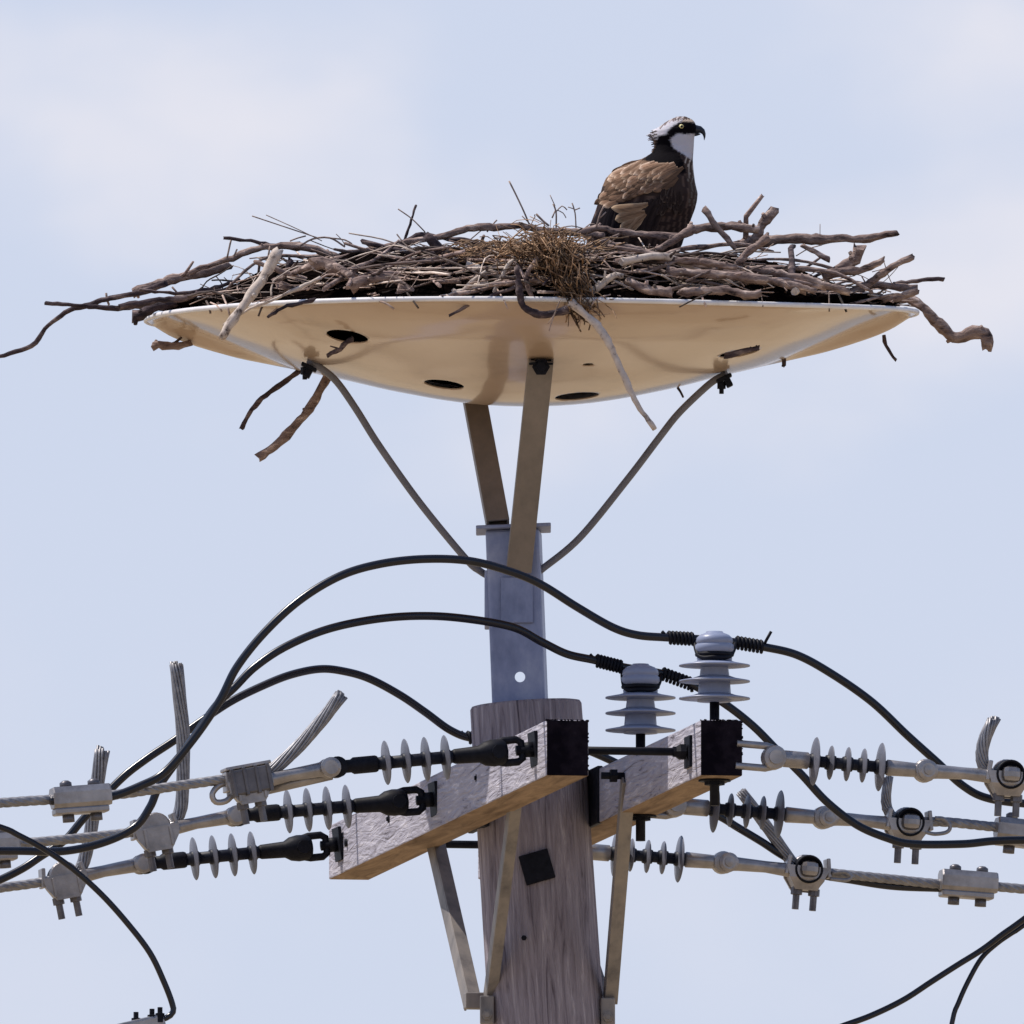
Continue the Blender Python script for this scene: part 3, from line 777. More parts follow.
# feathers of the near and far wing
def feather(mb, base, tip, wd, col, edge, lift=1.0, lift0=.3, side=-1, curl=0.0):
    nl, nw = 13, 11; dx, dy = tip[0]-base[0], tip[1]-base[1]; l = math.hypot(dx, dy); ux, uy = dx/l, dy/l; vx, vy = -uy, ux
    V = []; F = []; bow = random.uniform(-.07, .07)*l
    barb = [[random.uniform(.72, 1.12) for _ in range(nl+nw)] for _ in (0, 1)]
    for i in range(nl):
        t = i/(nl-1); half = wd/2*min(1, .45+t*1.3)*(math.sqrt(max(0, 1-((t-.5)/.5)**2.4)) if t > .5 else 1)
        half = max(half, .2)
        for j in range(nw):
            s_ = j/(nw-1)*2-1; b_ = bow*4*t*(1-t)
            px = base[0]+dx*t+vx*(half*s_+b_); py = base[1]+dy*t+vy*(half*s_+b_)
            off = (lerp(lift0, lift, t)+.8*(1-s_*s_)+random.uniform(-.06, .06))*S
            V.append(at(px, py, YB+side*(bird_y(px, py)+off)))
            e = max(abs(s_)**4*.8, max(0, (t-.78)/.22)**1.2); n_ = barb[0 if s_ < 0 else 1][min(nl+nw-1, int(i+abs(s_)*4))]; rach = .62 if j == nw//2 else 1
            mb.col.append(tuple(lerp(a, b, min(1, e))*n_*rach for a, b in zip(col, edge)))
    for i in range(nl-1):
        for j in range(nw-1): F.append([i*nw+j, i*nw+j+1, (i+1)*nw+j+1, (i+1)*nw+j])
    mb.add(V, F)
for side in (-1, 1):
    wg = MB(); wg.col = []
    # dark flight feathers under the coverts, then buff tertials, then rows of coverts
    for k in range(7): feather(wg, (612+k*1.5, 190+k*1.5), (588+k*4.2, 234+k*.8), 8, (.012, .009, .012), (.05, .036, .035), 1.0+.1*k, .4, side)
    for k in range(7): feather(wg, (668-k*5, 196+k*1.0), (652-k*4.5, 236), 9, (.026, .018, .018), (.08, .055, .046), 1.2, .5, side)
    for k, (b0, b1, wd) in enumerate([((646, 214), (628, 233), 9), ((640, 217), (620, 228), 10), ((645, 212), (615, 220), 12), ((648, 204), (611, 208), 10)]):
        feather(wg, b0, b1, wd, (.27, .165, .10), (.62, .45, .30), 3.0, 1.0, side)
    POLY = [(604, 184), (612, 173), (626, 166), (642, 161), (657, 160), (672, 171), (684, 180), (683, 190), (666, 195), (652, 199), (636, 205), (620, 205), (604, 199)]
    rows = []
    for r in range(0, 13):
        for k in range(0, 13):
            x = 602+r*7.4+k*2.2; y = 206-r*2.8-k*3.6+random.gauss(0, 1.0)
            x += random.gauss(0, 1.2)
            if inpoly(x, y, POLY): rows.append((r, x, y))
    rows.sort()
    for r, x, y in rows:
        an = R_(random.gauss(150, 8)); l = random.uniform(17, 27)
        bx, by = x-math.cos(an)*l*.45, y-math.sin(an)*l*.45
        if by < 161 or bx > 684: continue
        sh_ = random.choice([.6, .85, 1.0, 1.15, 1.4])
        feather(wg, (bx, by), (x+math.cos(an)*l*.55, y+math.sin(an)*l*.55), random.uniform(6.5, 10), tuple(q*sh_ for q in (.205, .122, .08)), random.choice([(.66, .50, .39), (.50, .36, .26), (.42, .30, .21), (.10, .065, .045)]), random.uniform(.9, 1.7), .25, side)
    for _ in range(26):
        x, y = random.uniform(658, 684), random.uniform(186, 204); an = R_(random.gauss(112, 12)); l = random.uniform(9, 14)
        feather(wg, (x, y), (x+math.cos(an)*l, y+math.sin(an)*l), random.uniform(4, 6), (.03, .02, .018), random.choice([(.15, .11, .09), (.07, .05, .045), (.05, .036, .032)]), 1.8, .6, side)
    wg.build("wing", M_plum, bird)
# crest tufts on the nape
cr_ = MB(); cr_.col = []
for _ in range(34):
    py = random.uniform(127, 149); px = interp(LEFT, py)+random.uniform(1, 5); an = R_(random.gauss(176, 16)); l = random.uniform(5, 9)
    c = random.choice([WHITE, WHITE, (.05, .035, .035)])
    P = [at(px, py, YB+random.uniform(-.015, .01)), at(px+math.cos(an)*l*.5, py+math.sin(an)*l*.5, YB), at(px+math.cos(an)*l, py+math.sin(an)*l+1, YB)]
    n0 = len(cr_.v); cr_.tube(P, [1.3*S, 1.0*S, .2*S], 5); cr_.col += [c]*(len(cr_.v)-n0)
cr_.build("crest", M_plum, bird)
# beak: upper mandible sweeping into a hook, lower mandible
bk = MB()
cpts = [((692.5, 129.5), 4.6, 5.2), ((696.5, 129.3), 4.3, 4.6), ((700, 129.6), 3.6, 3.4), ((702.6, 131.3), 2.7, 2.5), ((704.1, 134), 1.7, 1.7), ((704.5, 137), 1.0, 1.0), ((704.2, 140.3), .2, .2)]
V = []; F = []; n = 14
for i, ((px, py), h, wd) in enumerate(cpts):
    a0 = cpts[max(0, i-1)][0]; a1 = cpts[min(len(cpts)-1, i+1)][0]; tx, ty = a1[0]-a0[0], a1[1]-a0[1]; l = math.hypot(tx, ty); nx, ny = ty/l, -tx/l
    for j in range(n):
        a = 2*math.pi*j/n; V.append(at(px+nx*h*math.cos(a), py+ny*h*math.cos(a), YB+wd*S*math.sin(a)))
for i in range(len(cpts)-1):
    for j in range(n): F.append([i*n+j, i*n+(j+1) % n, (i+1)*n+(j+1) % n, (i+1)*n+j])
bk.add(V, F)
bk.tube([at(691, 134.4, YB), at(697, 134.2, YB), at(700.5, 134.2, YB)], [2.4*S, 1.7*S, .4*S], 10)
bk.build("beak", mat("dark_beak", (.016, .019, .03), .38), bird)
M_iris = mat("yellow_iris", (.62, .55, .26), .25); M_pup = mat("pupil", (.004, .004, .004), .08)
for side in (-1, 1):
    ey = YB+side*(bird_y(681.3, 126.6)-.7*S); c = at(681.3, 126.6, ey)
    e = MB(); e.lathe(zframe(c, Vector((.25, side*1, 0))), [(0.001, -2.4*S), (2.4*S, 0), (2.2*S, 1.0*S), (1.5*S, 1.8*S), (1.3*S, 1.95*S)], 20)
    eo = e.build("eye", M_iris, bird); e = MB()
    e.lathe(zframe(c, Vector((.25, side*1, 0))), [(1.32*S, 1.9*S), (1.2*S, 2.2*S), (.5*S, 2.45*S), (0, 2.5*S)], 16)
    under(e.build("pupil", M_pup, bird), eo)

# ------------------------------------------------------------------ strain (dead-end) insulators
def string_frame(p0, p1): return frame(p0, p1-p0)
zx = Matrix.Rotation(R_(90), 4, 'Y')               # turns a lathe's z axis into x
def shed_prof(x, r): return [(6*S, x-2.6*S), (r*.6, x-1.6*S), (r*.97, x-.3*S), (r, x+.3*S), (r*.97, x+.7*S), (r*.5, x+1.2*S), (6*S, x+2.4*S)]
def make_left_string(M, label, group):
    e = rot_empty("strain_insulator", M, label, "insulator", group); I = Matrix.Identity(4)
    mb = MB(); mb.box(T_((2*S, 0, 0)), (3.4*S, 34*S, 34*S), 0, .001); mb.lathe(zx, [(7.5*S, 3*S), (7.5*S, 12*S), (5*S, 12*S), (5*S, 20*S)], 12); part_local(mb, "mounting_plate", M_dark, e)
    mb = MB(); lp = [Vector((x*S, 0, z*S)) for x, z in ((14, 0), (14.5, 8), (19, 11), (32, 11), (44, 9), (44, -9), (32, -11), (19, -11), (14.5, -8), (14, 0))]
    mb.tube(lp, 3.8*S, 10, cap=False); mb.lathe(zx, [(6*S, 29*S), (10*S, 30*S), (13*S, 34*S), (13.5*S, 44*S), (12*S, 52*S), (8.4*S, 58*S), (7.4*S, 82*S), (6*S, 85*S)], 18)
    mb.lathe(T_((40*S, 0, 0)) @ Matrix.Rotation(R_(90), 4, 'X'), [(7*S, -15*S), (7*S, -13*S), (7*S, 13*S), (9*S, 13*S), (9*S, 17*S)], 10, 0, False); part_local(mb, "clevis", M_dark, e)
    mb = MB(); mb.lathe(zx, [(6.2*S, 80*S), (6.2*S, 164*S)], 16)
    for k in range(4): mb.lathe(zx, [(7.4*S, (91+20*k-4.5)*S), (8.2*S, (91+20*k)*S), (7.4*S, (91+20*k+4.5)*S)], 16)
    core = part_local(mb, "core_rod", M_polyd, e)
    for k in range(4):
        mb = MB(); mb.lathe(zx, shed_prof((91+20*k)*S, 22*S), 40); part_local(mb, "shed", M_poly, core)
    mb = MB(); mb.lathe(zx, [(7.6*S, 160*S), (8.4*S, 162*S), (8.4*S, 184*S), (6.5*S, 187*S), (6.5*S, 195*S)], 16)
    mb.lathe(T_((201*S, 0, 0)) @ Matrix.Rotation(R_(90), 4, 'X'), [(6*S, -8*S), (10.5*S, -6*S), (10.5*S, 6*S), (6*S, 8*S)], 18, 0, False); part_local(mb, "end_fitting", M_dark, e)
    return e
def make_right_string(M, label, group):
    e = rot_empty("strain_insulator", M, label, "insulator", group)
    mb = MB(); a = [(0, -11), (34, -9)]
    for z in (1, -1): mb.tube([Vector((-6*S, 0, z*11*S)), Vector((24*S, 0, z*11*S)), Vector((34*S, 0, z*8*S))], 3.6*S, 10)
    mb.lathe(T_((32*S, 0, 0)) @ Matrix.Rotation(R_(90), 4, 'X'), [(4*S, -14*S), (7*S, -13.5*S), (7*S, -9*S), (11*S, -8.5*S), (12*S, -6*S), (12*S, 6*S), (11*S, 8.5*S), (7*S, 9*S), (7*S, 13*S)], 20, 0, False); part_local(mb, "shackle", M_alu, e)
    mb = MB(); mb.lathe(zx, [(7*S, 40*S), (8.4*S, 42*S), (8.4*S, 66*S), (6*S, 68*S)], 16); part_local(mb, "socket_fitting", M_alu, e); mb = MB(); mb.lathe(zx, [(6*S, 144*S), (8*S, 146*S), (7*S, 176*S), (6*S, 179*S)], 16)
    mb.lathe(T_((184*S, 0, 0)) @ Matrix.Rotation(R_(90), 4, 'X'), [(4*S, -12*S), (5*S, -11.5*S), (5*S, -9*S), (10*S, -8*S), (11.5*S, -5*S), (11.5*S, 5*S), (10*S, 8*S), (5*S, 9*S)], 20, 0, False); part_local(mb, "end_fitting", M_alu, e)
    mb = MB(); mb.lathe(zx, [(5.6*S, 60*S), (5.6*S, 150*S)], 16)
    for x, r in ((73, 24), (89, 17), (106, 17), (122, 17), (139, 24)): mb.lathe(zx, [(7*S, (x-5)*S), (8.5*S, x*S), (7*S, (x+5)*S)], 16)
    core = part_local(mb, "core_rod", M_polyd, e)
    for x, r in ((73, 24), (89, 17), (106, 17), (122, 17), (139, 24)):
        mb = MB(); mb.lathe(zx, shed_prof(x*S, r*S), 40); part_local(mb, "shed", M_poly, core)
    return e
KV = .20
def pt(px, py, px0, y0): return at(px, py, y0+(px-px0)*S*KV)
LS = [((536, 749), (329, 768), yL(536)), ((436, 799), (235, 816), yL(436)), ((340, 844), (142, 864), yL(340))]
RS = [((742, 755), (926, 771), yRr(742)), ((643, 803), (827, 818), yRr(643)), ((545, 848), (727, 863), yRr(545))]
lf, rf = [], []
for (a, b, y) in LS: lf.append(string_frame(at(*a, y), pt(*b, a[0], y)))
for (a, b, y) in RS: rf.append(string_frame(at(*a, y), pt(*b, a[0], y)))
GI = "strain insulators of the six dead-ended wires"
LLAB = ["four shed strain insulator on the left, at the crossarm's end in front of the pole",
        "four shed strain insulator on the left, bolted halfway along the left crossarm",
        "four shed strain insulator on the left, at the far low end of the left crossarm"]
RLAB = ["topmost grey strain insulator right of the pole, shackled beside the dark crossarm end",
        "middle of the three strain insulators right of the pole, passing behind a hanging pin",
        "lowest strain insulator right of the pole, passing behind the right brace"]
p0 = make_left_string(lf[0], LLAB[0], GI)
for k in (1, 2): c = copy_tree(p0); c.matrix_world = lf[k]; c['label'] = LLAB[k]
q0 = make_right_string(rf[0], RLAB[0], GI)
for k in (1, 2): c = copy_tree(q0); c.matrix_world = rf[k]; c['label'] = RLAB[k]

# ------------------------------------------------------------------ strain clamps
def make_clamp(M, label, group):
    e = rot_empty("strain_clamp", M, label, "wire clamp", group)
    mb = MB()
    mb.tube([Vector((x*S, 0, z*S)) for x, z in ((2, 0), (12, 0), (40, 0), (62, -1), (70, -2))], [8*S, 7*S, 6*S, 7*S, 8*S], 14)
    for sy in (-1, 1): mb.lathe(T_((0, sy*9.5*S, 0)) @ Matrix.Rotation(R_(90), 4, 'X'), [(7*S, -3*S), (10*S, -1.8*S), (10*S, 1.8*S), (7*S, 3*S), (4.5*S, 3*S), (4.5*S, 5*S), (0, 5.5*S)], 20, 0, False)
    part_local(mb, "neck", M_alu, e)
    mb = MB(); P = [(60, 4), (64, -8), (71, -20), (94, -20), (100, -8), (106, 4)]
    V = []
    for sy in (-11, 11): V += [Vector((x*S, sy*S*(1 if z > -10 else .7), z*S)) for x, z in P]
    n = len(P); F = [list(range(n)), list(range(2*n-1, n-1, -1))]+[[i, i+n, (i+1) % n+n, (i+1) % n] for i in range(n)]
    mb.add(V, F, 0, False)
    for x in (62, 104): mb.box(T_((x*S, 0, 4*S)) @ Matrix.Rotation(R_(8 if x < 80 else -8), 4, 'Y'), (4*S, 20*S, 20*S), 0, .002)
    mb.lathe(T_((83*S, 12*S, 2*S)) @ Matrix.Rotation(R_(-90), 4, "X"), [(14*S, -9*S), (15*S, -7*S), (15.5*S, -4*S), (15.5*S, -3*S), (14*S, -1.5*S), (0, -1.5*S)], 28, 0, False); mb.box(T_((83*S, 6*S, 14.5*S)), (12*S, 8*S, 4*S), 0, .002)
    V = []
    for sy in (10.5, 14): V += [Vector((x*S, sy*S, z*S)) for x, z in [(60, 3), (62, -8), (71, -21), (95, -21), (104, -8), (106, 3)]]
    mb.add(V, [list(range(6)), list(range(11, 5, -1))]+[[i, i+6, (i+1) % 6+6, (i+1) % 6] for i in range(6)], 0, False)
    for x in (70, 96): mb.box(T_((x*S, 14.5*S, -8*S)), (3*S, 3*S, 20*S), 0, .001)
    body = part_local(mb, "clamp_body", M_alu, e)
    mb = MB(); Mx = T_((83*S, 0, 1*S)) @ Matrix.Rotation(R_(90), 4, 'X')
    mb.lathe(Mx, [(11*S, -4*S), (14*S, -3*S), (15*S, 0), (14.5*S, 10*S), (14.5*S, 12*S), (13.6*S, 13*S), (12.6*S, 13*S), (12.2*S, 9*S)], 28); part_local(mb, "saddle", M_dark, body)
    mb = MB(); mb.box(T_((83.5*S, -13*S, 1*S)), (19*S, 9*S, 16*S), 0, 5.5*S); part_local(mb, "keeper", M_alu, body)
    for x in (74, 92):
        mb = MB(); mb.lathe(T_((x*S, 0, 0)) @ Matrix.Rotation(math.pi, 4, 'X'), [(6*S, 18*S), (6*S, 25*S), (3.6*S, 25.5*S), (3.6*S, 40*S)], 8, 0, False); part_local(mb, "clamp_bolt", M_alud, e)
    return e
LC = [((329, 768), (246, 783), LS[0]), ((235, 816), (152, 831), LS[1]), ((142, 864), (62, 879), LS[2])]
RC = [((926, 771), (1006, 776), RS[0]), ((827, 818), (912, 824), RS[1]), ((727, 863), (808, 871), RS[2])]
GC = "strain clamps gripping the wire ends"
CL = ["flat topped strain clamp with an eye loop on the upper left wire",
      "strain clamp below the upright cut wire end on the middle left wire",
      "strain clamp with two long bolts on the lowest left wire",
      "strain clamp on the upper right wire at the picture's right edge",
      "strain clamp on the middle right wire with an upright cut end and small loop",
      "strain clamp on the lowest right wire with a long slanting cut wire end"]
cf_ = []
for (a, b, (s0, _, y)) in LC+RC:
    cf_.append(string_frame(pt(*a, s0[0], y), pt(*b, s0[0], y)))
c0 = make_clamp(cf_[0], CL[0], GC)
cl = [c0]
for k in range(1, 6): c = copy_tree(c0); c.matrix_world = cf_[k]; c['label'] = CL[k]; cl.append(c)
# the upper left clamp is of another pattern: keeper plate on top and an eye loop
mb = MB(); mb.box(T_((82*S, 1*S, 1*S)), (42*S, 33*S, 25*S), 0, .004)
for x in (64, 76, 88, 100): mb.box(T_((x*S, 1*S, 1*S)), (3.5*S, 37*S, 28*S), 0, .002)
part_local(mb, "keeper_plate", M_alud, c0)
mb = MB(); mb.box(T_((82*S, 0, 16*S)), (46*S, 30*S, 3.5*S), 0, .002); part_local(mb, "top_plate", M_alu, c0)
mb = MB(); mb.tube(smooth([Vector((x*S, 0, z*S)) for x, z in ((100, 4), (112, 2), (120, -5), (118, -13), (108, -14), (100, -9))], .006), 3*S, 10); part_local(mb, "eye_loop", M_alu, c0)
mb = MB(); mb.tube([Vector((-4*S, -13*S, -6*S)), Vector((64*S, -13*S, -9*S))], 5.5*S, 12); part_local(mb, "side_rod", M_alu, c0)

# ------------------------------------------------------------------ wires
def wire(name, pts, px0, y0, wd, m, label, cat, group=None, lob=True, ext=None, step=.0045, extra=None, off=0.0):
    P = smooth([at(px, py, y0+(px-px0)*S*KV+off) for px, py in pts], step)
    mb = MB()
    if ext:                                           # runs on out of the picture to the next pole
        d = (P[0]-P[1]).normalized() if ext == 'start' else (P[-1]-P[-2]).normalized(); e0 = P[0] if ext == 'start' else P[-1]
        Q = [e0+d*t+Vector((0, 0, .0016*t*t)) for t in (.05, .2, .5, 1, 2, 4, 8, 16, 28, 40)]
        P = (Q[::-1]+P) if ext == 'start' else (P+Q)
    if lob: mb.tube(P, wd*S/2, 35, lobes=7, twist=330, lob=.13)
    else: mb.tube(P, wd*S/2, 24)
    if extra: extra(mb)
    return tag(mb.build(name, m), label, cat, group)
def ragged(pts, px0, y0, wd, spread_=1.0):
    "loose cut strands of a wire end, as an extra on the wire it belongs to"
    def f(mb):
        base = [at(px, py, y0+(px-px0)*S*KV+.012) for px, py in pts]
        for k in range(19):
            an = 2*math.pi*k/12 if k < 12 else 2*math.pi*k/6; r = wd*(.40 if k < 12 else .21 if k < 18 else 0)*S
            n = len(base); d = (base[-1]-base[0]).normalized(); a = d.cross(Vector((0, 1, 0))).normalized(); b = Vector((0, 1, 0))
            cut_ = random.uniform(-.004, .007); spl = random.uniform(.88, 1.12)
            P = smooth([q+(a*math.cos(an+3.2*i/(n-1))+b*math.sin(an+3.2*i/(n-1)))*r*lerp(1, spread_*spl, (i/(n-1))**2) for i, q in enumerate(base)], .02)
            P[-1] = P[-1]+d*cut_; mb.tube(P, wd*.115*S, 6)
    return f
def ys(k): return (LS+RS)[k][0][0], (LS+RS)[k][2]
GL = "power lines dead-ended on the crossarms"
x0, y0 = ys(0); wire("power_line", [(-60, 809), (0, 803), (60, 799), (113, 795), (170, 787), (226, 779), (262, 774)], x0, y0, 9, M_strand, "upper left stranded power line through the nearest connector and eye loop clamp", "power line", GL, ext='start', extra=ragged([(262, 774), (276, 767), (300, 745), (322, 720), (341, 695)], x0, y0, 13))
x0, y0 = ys(1); wire("power_line", [(-60, 849), (0, 845), (60, 840), (110, 835), (150, 830), (172, 828)], x0, y0, 9, M_strand, "middle left stranded power line whose cut end stands straight up", "power line", GL, ext='start', extra=ragged([(160, 829), (174, 822), (181, 808), (183, 775), (183, 735), (180, 700), (176, 664)], x0, y0, 13, 1.1))
x0, y0 = ys(2); wire("power_line", [(-60, 898), (0, 888), (30, 884), (60, 879), (80, 876)], x0, y0, 9, M_strand, "lowest left stranded power line with a frayed upright cut end", "power line", GL, ext='start', extra=ragged([(70, 878), (81, 868), (88, 845), (94, 810), (98, 780), (103, 750)], x0, y0, 13, 1.25))
x0, y0 = ys(3); wire("power_line", [(985, 774), (1006, 777), (1030, 781), (1080, 788)], x0, y0, 9, M_strand, "upper right stranded power line ending in a clamp at the picture's edge", "power line", GL, ext='end', extra=ragged([(995, 776), (984, 767), (982, 752), (986, 736), (994, 719)], x0, y0, 13))
x0, y0 = ys(4); wire("power_line", [(895, 821), (915, 822), (945, 822), (995, 827), (1030, 831), (1080, 838)], x0, y0, 9, M_strand, "middle right stranded power line with a short upright cut end", "power line", GL, ext='end', extra=ragged([(905, 822), (890, 814), (886, 800), (888, 779)], x0, y0, 11))
x0, y0 = ys(5); wire("power_line", [(790, 868), (810, 871), (840, 874), (890, 879), (940, 884), (1000, 887), (1080, 895)], x0, y0, 9, M_strand, "lowest right stranded power line with a long cut end slanting up left", "power line", GL, ext='end', extra=ragged([(803, 871), (792, 862), (775, 838), (757, 813), (742, 793)], x0, y0, 12))
# small wire loops beside the right-hand clamps belong to no one else
for pts, k, lab in (([(935, 818), (944, 819), (950, 826), (947, 832), (935, 834), (925, 832)], 4, "small bent bare wire loop beside the middle right clamp"), ([(832, 873), (845, 872), (851, 877), (846, 880), (830, 879)], 5, "small bent bare wire loop beside the lowest right clamp")):
    x0, y0 = ys(k); wire("wire_loop", pts, x0, y0, 4, M_strand, lab, "wire loop", None, False, off=-.02)

YJ = [-1.22, -.32, 1.07]
J1 = [(50, 801), (80, 800), (110, 797), (140, 786), (165, 772), (195, 737), (220, 700), (237, 667), (265, 632), (300, 600), (340, 576), (380, 564), (425, 559), (470, 561), (512, 572), (542, 585), (577, 607), (612, 627), (637, 635), (667, 637.5), (714, 640), (740, 643), (764, 647), (797, 655), (832, 674), (872, 702), (907, 735), (937, 762), (962, 785), (987, 798), (1030, 804), (1090, 806)]
J2 = [(-20, 851), (20, 851), (65, 851), (105, 842), (135, 827), (150, 807), (160, 785), (185, 750), (215, 707), (235, 687), (255, 667), (285, 647), (325, 630), (370, 620), (415, 616), (460, 618), (512, 627), (542, 642), (567, 654), (594, 660), (618, 666), (640, 670), (664, 674), (687, 682), (722, 702), (752, 725), (777, 750), (802, 775), (827, 802), (857, 825), (887, 838), (912, 844), (962, 844), (994, 841), (1030, 840)]
J3 = [(-60, 902), (-10, 884), (20, 870), (40, 857), (65, 840), (85, 817), (120, 780), (145, 760), (175, 740), (200, 722), (230, 702), (260, 687), (290, 675), (320, 669), (345, 671.5), (370, 679), (400, 695), (425, 712), (450, 730), (472, 738), (500, 737), (526, 733), (560, 740), (610, 760), (660, 787), (717, 815), (737, 827), (762, 842), (782, 855), (815, 873), (852, 880), (892, 886), (937, 888), (985, 889)]
GJ = "black jumper cables looping over the crossarms"
wire("jumper_cable", J1, 714, YJ[0], 8.2, M_cable, "highest black jumper cable arching in front of the bracket to the right insulator", "cable", GJ, False, off=.035)
wire("jumper_cable", J2, 640, YJ[1], 8.2, M_cable, "middle black jumper cable arching below the highest one to the left pin insulator", "cable", GJ, False, off=.035)
wire("jumper_cable", J3, 526, YJ[2], 8.2, M_cable, "lowest black jumper cable curving down behind the pole's top", "cable", GJ, False, off=.035)
def cable(pts, y, wd, label, step=.012, name="cable"):
    mb = MB(); mb.tube(smooth([at(a, b, y+(a-512)*S*KV) for a, b in pts], step), wd*S/2, 24); return tag(mb.build(name, M_cable), label, "cable")
cable([(-70, 806), (0, 827), (18, 835), (44, 849), (73, 869), (102, 895), (128, 924), (150, 953), (164, 982), (172, 1003), (173, 1012), (166, 1018), (152, 1021), (135, 1023)], -1.25, 6, "thin black cable drooping at the lower left to a clamp at the bottom edge")
cable([(700, 1062), (790, 1043), (851, 1023), (877, 1013), (905, 999), (931, 982), (957.5, 965), (981.6, 950), (1003, 934), (1024, 919), (1100, 862)], -.9, 6, "black cable rising to the right across the lower right corner")
cable([(940, 1100), (952, 1023), (958.6, 1002.5), (968.5, 980.6), (981.6, 958), (997, 943.5), (1012, 933), (1024, 925), (1100, 868)], -.88, 5, "black cable branching steeply down from the lower right corner cable")
# clamp at the bottom edge, most of it below the picture
hc = at(140, 1027, -1.4); e = empty("cable_clamp", hc, "dark cable clamp cut off by the bottom edge at lower left", "wire clamp")
mb = MB(); mb.box(frame(hc, Vector((1, .2, .25))), (50*S, 14*S, 16*S), 0, .006); mb.build("clamp_body", M_alu, e)
mb = MB()
for dx in (-6, 10, 18): mb.lathe(T_(at(142+dx, 1022-dx*.2, -1.4)), [(4.5*S, -4*S), (4.5*S, 5*S), (2.5*S, 5.5*S), (2.5*S, 11*S)], 6, 0, False)
mb.build("clamp_bolt", M_dark, e)

# ------------------------------------------------------------------ parallel groove connectors
def make_connector(M, label, group):
    e = rot_empty("wire_connector", M, label, "wire connector", group)
    mb = MB(); P = [(-14, 10), (-9, 14), (9, 14), (13, 8), (13, -3), (10, -7), (-8, -7), (-13, -2)]
    V = []; n = len(P)
    for x in (-29, -27.5, 27.5, 29):
        f = .93 if abs(x) > 28 else 1
        V += [Vector((x*S, -q*f*S, z*f*S)) for q, z in P]
    F = [list(range(n)), list(range(4*n-1, 3*n-1, -1))]
    for k in range(3): F += [[k*n+i, (k+1)*n+i, (k+1)*n+(i+1) % n, k*n+(i+1) % n] for i in range(n)]
    mb.add(V, F, 0, False); part_local(mb, "connector_body", M_alu, e)
    mb = MB(); mb.box(T_((-1*S, 1*S, -10.2*S)), (54*S, 23*S, 7*S), 0, .004); part_local(mb, "lower_keeper", M_alu, e)
    for x in (-14, 14):
        mb = MB(); mb.lathe(T_((x*S, 0, 0)), [(0, -21*S), (6*S, -21*S), (6*S, -14*S), (3*S, -14*S), (3*S, 13*S), (5*S, 13*S), (6.2*S, 14*S), (6*S, 18*S), (3*S, 20*S), (0, 20.4*S)], 10, 0)
        part_local(mb, "connector_bolt", M_alud, e)
    return e
def cframe(px, py, k, slope, off=-.0):
    x0, y0 = ys(k); p = at(px, py, y0+(px-x0)*S*KV+off); return frame(p, Vector((1, KV, -slope)))
GP = "bolted parallel groove connectors joining jumpers to wires"
k0 = make_connector(cframe(81, 800, 0, -.09, -.012), "boxy bolted connector on the upper left wire where the highest jumper ends", GP)
for (px, py, k, sl_, lab) in ((-10, 848, 1, -.08, "bolted connector at the left edge cut off by the picture"), (1024, 834, 4, .1, "bolted connector at the right edge on the middle right wire"), (968, 885, 5, .06, "bolted connector on the lowest right wire near the right edge")):
    c = copy_tree(k0); c.matrix_world = cframe(px, py, k, sl_, -.012); c['label'] = lab

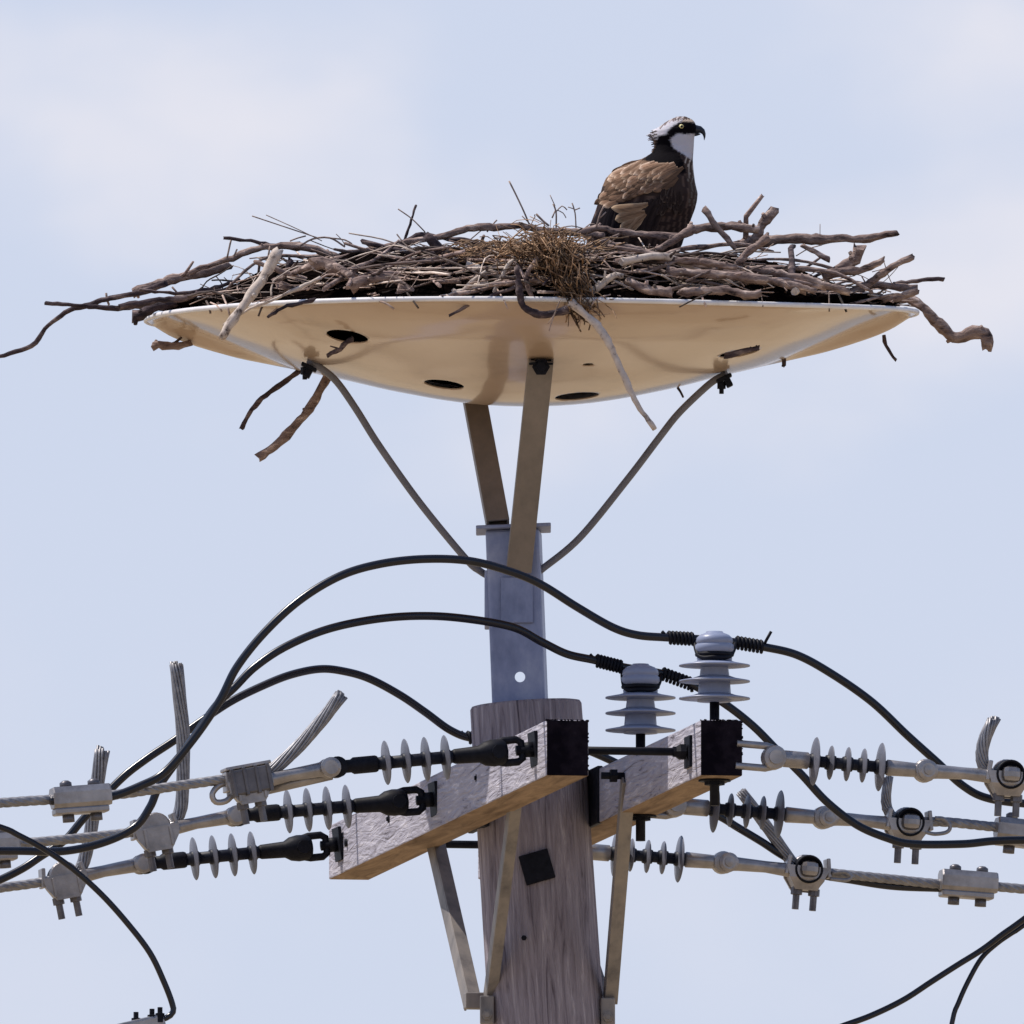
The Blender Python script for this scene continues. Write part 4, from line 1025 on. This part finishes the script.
# ------------------------------------------------------------------ pin insulators
def coil(mb, a, b, r, turns, wr):
    d = b-a; l = d.length; M = frame(a, d); P = []
    for i in range(int(turns*12)+1):
        t = i/(turns*12); an = t*turns*2*math.pi; P.append(M @ Vector((l*t, r*math.cos(an), r*math.sin(an))))
    mb.tube(P, wr, 6)
def make_pin(px, py, y, label, group, jp, slope=0):
    base = at(px, py, y); e = empty("pin_insulator", base, label, "insulator", group); X = lambda h: base+Vector((0, 0, h))
    mb = MB(); I = T_(base)
    mb.lathe(I, [(0, -26*S), (17*S, -25.5*S), (16.5*S, -20*S), (15.5*S, -8*S), (14*S, -5*S), (15*S, -2*S), (13.5*S, 9*S), (14.5*S, 12*S), (17*S, 14*S), (17.5*S, 18*S), (15.5*S, 20*S), (15.5*S, 22.5*S), (18.3*S, 24*S), (19.2*S, 27*S), (19*S, 30.5*S), (17.6*S, 31.5*S), (17.6*S, 32.5*S), (18.4*S, 33.5*S), (17.6*S, 37.5*S), (14.5*S, 40.5*S), (9*S, 42.6*S), (8*S, 44*S), (0, 44.5*S)], 32)
    ibody = mb.build("body", M_porc, e)
    for h in (12, -3.5, -20.5):
        mb = MB(); big = 35
        mb.lathe(I, [(14*S, (h+4)*S), (22*S, (h+1.2)*S), (big*S, (h-1.2)*S), (big*S, (h-2.4)*S), (24*S, (h-2.6)*S), (14*S, (h-4)*S)], 44); under(mb.build("shed", M_porc, e), ibody)
    mb = MB(); mb.tube([X(-24*S), Vector((base.x, base.y, PINBOT-.055))], 4.8*S, 12)
    hz = base.z-44*S
    mb.lathe(T_((base.x, base.y, 0)), [(10*S, PINBOT-.004), (10*S, PINBOT-.012)], 6, 0, False)
    mb.lathe(T_((base.x, base.y, 0)), [(16*S, PINBOT-.0045), (16*S, PINBOT-.0015)], 16, 0, False)
    mb.build("pin", M_dark, e)
    # tie wire: coils either side of the head and a loop round the groove
    mb = MB(); jl, jr = jp
    for (a, b, n_) in jp: coil(mb, a, b, 5.6*S, n_, 1.7*S)
    ring = [X(21*S)+Vector((17.2*S*math.cos(t), 17.2*S*math.sin(t), (-1.5*S*math.cos(t)*slope))) for t in [2*math.pi*i/28 for i in range(29)]]
    mb.tube(ring, 2.2*S, 8, cap=False)
    ri = base+Vector((0, 0, 21*S))
    mb.tube(smooth([jp[0][1], ri+Vector((-15*S, -9*S, -2*S)), ri+Vector((0, -18.6*S, -4*S)), ri+Vector((15*S, -9*S, -2*S)), jp[1][0]], .006), 2.4*S, 8)
    mb.tube([jp[1][1], jp[1][1]+Vector((3*S, -2*S, 6*S)), jp[1][1]+Vector((8*S, -4*S, 15*S))] if TAIL else [jp[1][1], jp[1][1]+Vector((1*S, -2*S, -8*S))], 1.7*S, 6)
    mb.tube([jp[0][0], jp[0][0]+Vector((-6*S, -2*S, 6*S))], 1.7*S, 6)
    mb.build("tie_wire", M_dark, e); return e
PINBOT = cR.z-HA/2
def jpt(px, py, px0, y0, off=.035): return at(px, py, y0+(px-px0)*S*KV+off)
GPI = "pin insulators standing on the right crossarm"
TAIL = True
make_pin(714.5, 676, YJ[0], "pale grey pin insulator on the right crossarm's near end, farthest from the pole", GPI,
         [(jpt(668, 637.6, 714, YJ[0]), jpt(694, 639, 714, YJ[0]), 7), (jpt(736, 642.5, 714, YJ[0]), jpt(763, 647, 714, YJ[0]), 7)])
TAIL = False
make_pin(640.5, 708, YJ[1], "pale grey pin insulator on the right crossarm, nearer to the pole", GPI,
         [(jpt(596, 660.5, 640, YJ[1]), jpt(622, 667, 640, YJ[1]), 8), (jpt(662, 673.5, 640, YJ[1]), jpt(691, 684, 640, YJ[1]), 8)])
make_pin(526, 768, YJ[2], "pin insulator hidden behind the pole's top, only its tie wire showing", GPI,
         [(jpt(467, 737.6, 526, YJ[2]), jpt(506, 737, 526, YJ[2]), 9), (jpt(546, 736, 526, YJ[2]), jpt(580, 747, 526, YJ[2]), 8)])
